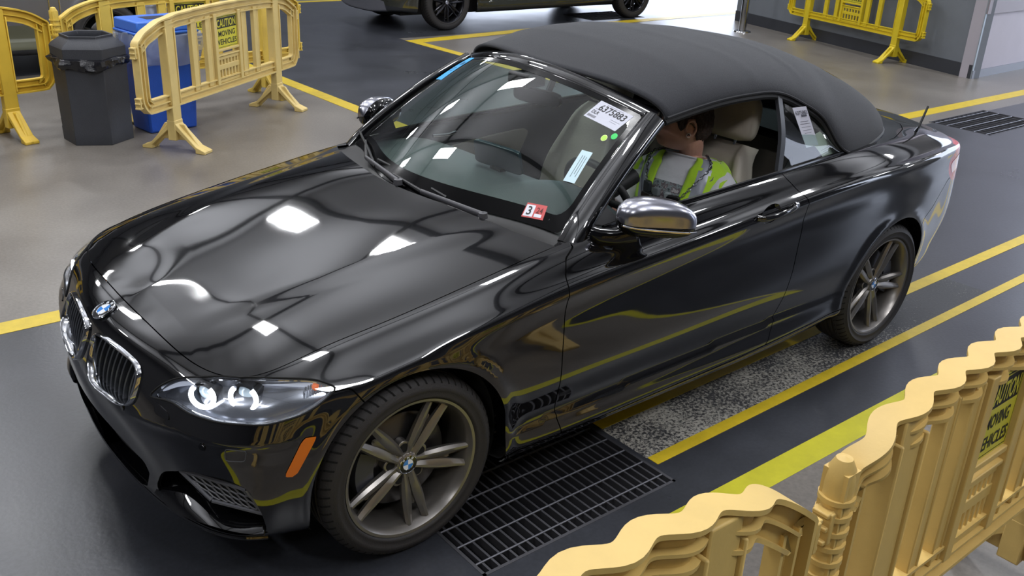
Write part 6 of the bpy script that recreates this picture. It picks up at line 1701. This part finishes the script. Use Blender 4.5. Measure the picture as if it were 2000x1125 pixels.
# ================================================================ cars further back
FAR_BODY = grid_piece(G, NG, FLIP)
for wx in (0.0, -2.69): FAR_BODY, _ = clip(FAR_BODY, arch_f(FAR_BODY.V, wx))
FAR_BODY, FAR_HEAD = cutout(FAR_BODY, P_head, N_head, mode='soft', k=.3)
FAR_BODY, FAR_INT = cutout(FAR_BODY, [(.70, .0, .36), (.70, .40, .36), (.68, .60, .33), (.62, .62, .22), (.69, .3, .20), (.70, -.02, .20), (.70, -.02, .36)], (1, 0.2, 0))
def far_car(o, k, paint, label, R, cat='car', band=None, rims=None, spk=5, turn=1):
    """turn = -1: the car faces the other way"""
    o = Vector(o); kx, ky, kz = k; kx *= turn; ky *= turn
    C_ = empty('car', (o.x - 1.34 * kx, o.y, 0), label, cat)
    def tr(P): return Piece(P.V * np.array([kx, ky, kz]) + np.array([o.x, o.y, 0]), P.N * np.array([turn, turn, 1]), P.Q, P.F)
    def piece(nm, P, m): return pobj(nm, tr(P), m, C_)
    rest = FAR_BODY
    low, up = clip(rest, np.interp(rest.V[:, 0], [-3.6, .2, .75], [.24, .24, .30]) - rest.V[:, 2])
    piece('lower_cladding', join(low, mirror(low)), mat('dark_cladding', '24262a', .5))
    if band:
        mid, up = clip(up, .44 - up.V[:, 2]); piece('floor_reflection_band', join(mid, mirror(mid)), band)  # olive reflection of the floor, painted along the lower body
    piece('body', join(up, mirror(up)), paint); piece('hood', HOOD, paint); piece('rear_deck', DECK, paint)
    piece('grille_opening', join(FAR_INT, mirror(FAR_INT)), M_mesh)
    for s_ in (1, -1):
        P = FAR_HEAD if s_ > 0 else mirror(FAR_HEAD); piece('headlight', P, mat('far_headlight', 'aab0b8', .1, coat=1))
    RR_ = RF * np.array([kx, ky, kz]) + np.array([o.x, o.y, 0]); rp = grid_piece(RR_, RN * np.array([turn, turn, 1]), rfl); pobj('roof', rp, paint, C_)
    mb = MB(); mb.grid([[(o.x + kx * P_[0], o.y + ky * s_ * P_[1], kz * P_[2]) for P_ in row] for s_ in (1,) for row in (EE[:61], [np.array([x_, .74, .97]) for x_ in np.linspace(-.8, -2.36, 61)])]); obj('side_glass', mb, mat('dark_side_glass', '101214', .05), C_)
    mb = MB(); mb.grid([[tuple(np.array(Wp(s, t)) * np.array([kx, ky, kz]) + np.array([o.x, o.y, 0])) for s in np.linspace(-1, 1, 15)] for t in (0, .5, 1)]); obj('windshield', mb, MATS['dark_side_glass'], C_)
    mb = MB(); mb.box((min(o.x - 2.9 * kx, o.x + .5 * kx), o.y - .70 * abs(ky), .22), (max(o.x - 2.9 * kx, o.x + .5 * kx), o.y + .70 * abs(ky), .5)); obj('underbody', mb, M_gap, C_)
    for wx in (0, -2.69):
        for s_ in (1, -1): wheel(o.x + wx * kx, o.y + s_ * .765 * abs(ky), R, s_, R, .215, R * .72, .3 + wx, C_, badge=False, spokes=spk, wm=rims)
    return C_
far_car((-6.80, -9.48, 0), (1.43, 1.06, 1.24), mat('dark_olive_paint', '2b2c24', .08, ior=1.8), 'dark SUV at the top of the photo, only its bumper, sill and wheels in view', .39, rims=mat('black_alloy', '2a2a2e', .25, metal=.8), spk=7)
far_car((-1.68, -8.42, 0), (1.12, 1.12, 1.18), mat('silver_grey_paint', '77777b', .25, metal=.5), 'grey car behind the barriers at the left edge of the photo', .36, band=mat('olive_floor_reflection', '5c5d4c', .4), rims=mat('dark_alloy', '3a3a3c', .3, metal=.7), turn=-1)
# red car on the near side, seen only in the black car's paint
# two thin bright rods by the left barriers
for x, y, h in ((-.690, -5.60, 1.6), (-.775, -5.62, 1.6)):
    r = empty('metal_rod', (x, y, 0), 'thin bright upright rod behind the barriers, ' + ('left one of the pair' if x > -.7 else 'right one of the pair, nearer the trash can'), 'rod')
    mb = MB(); mb.lathe([(.0001, h), (.007, h), (.007, .006)], 10, Matrix.Translation((x, y, 0))); obj('rod', mb, M_steel, r)
    mb = MB(); mb.lathe([(.0001, .008), (.035, .006), (.036, .0)], 20, Matrix.Translation((x, y, 0))); obj('foot', mb, M_steel, r)
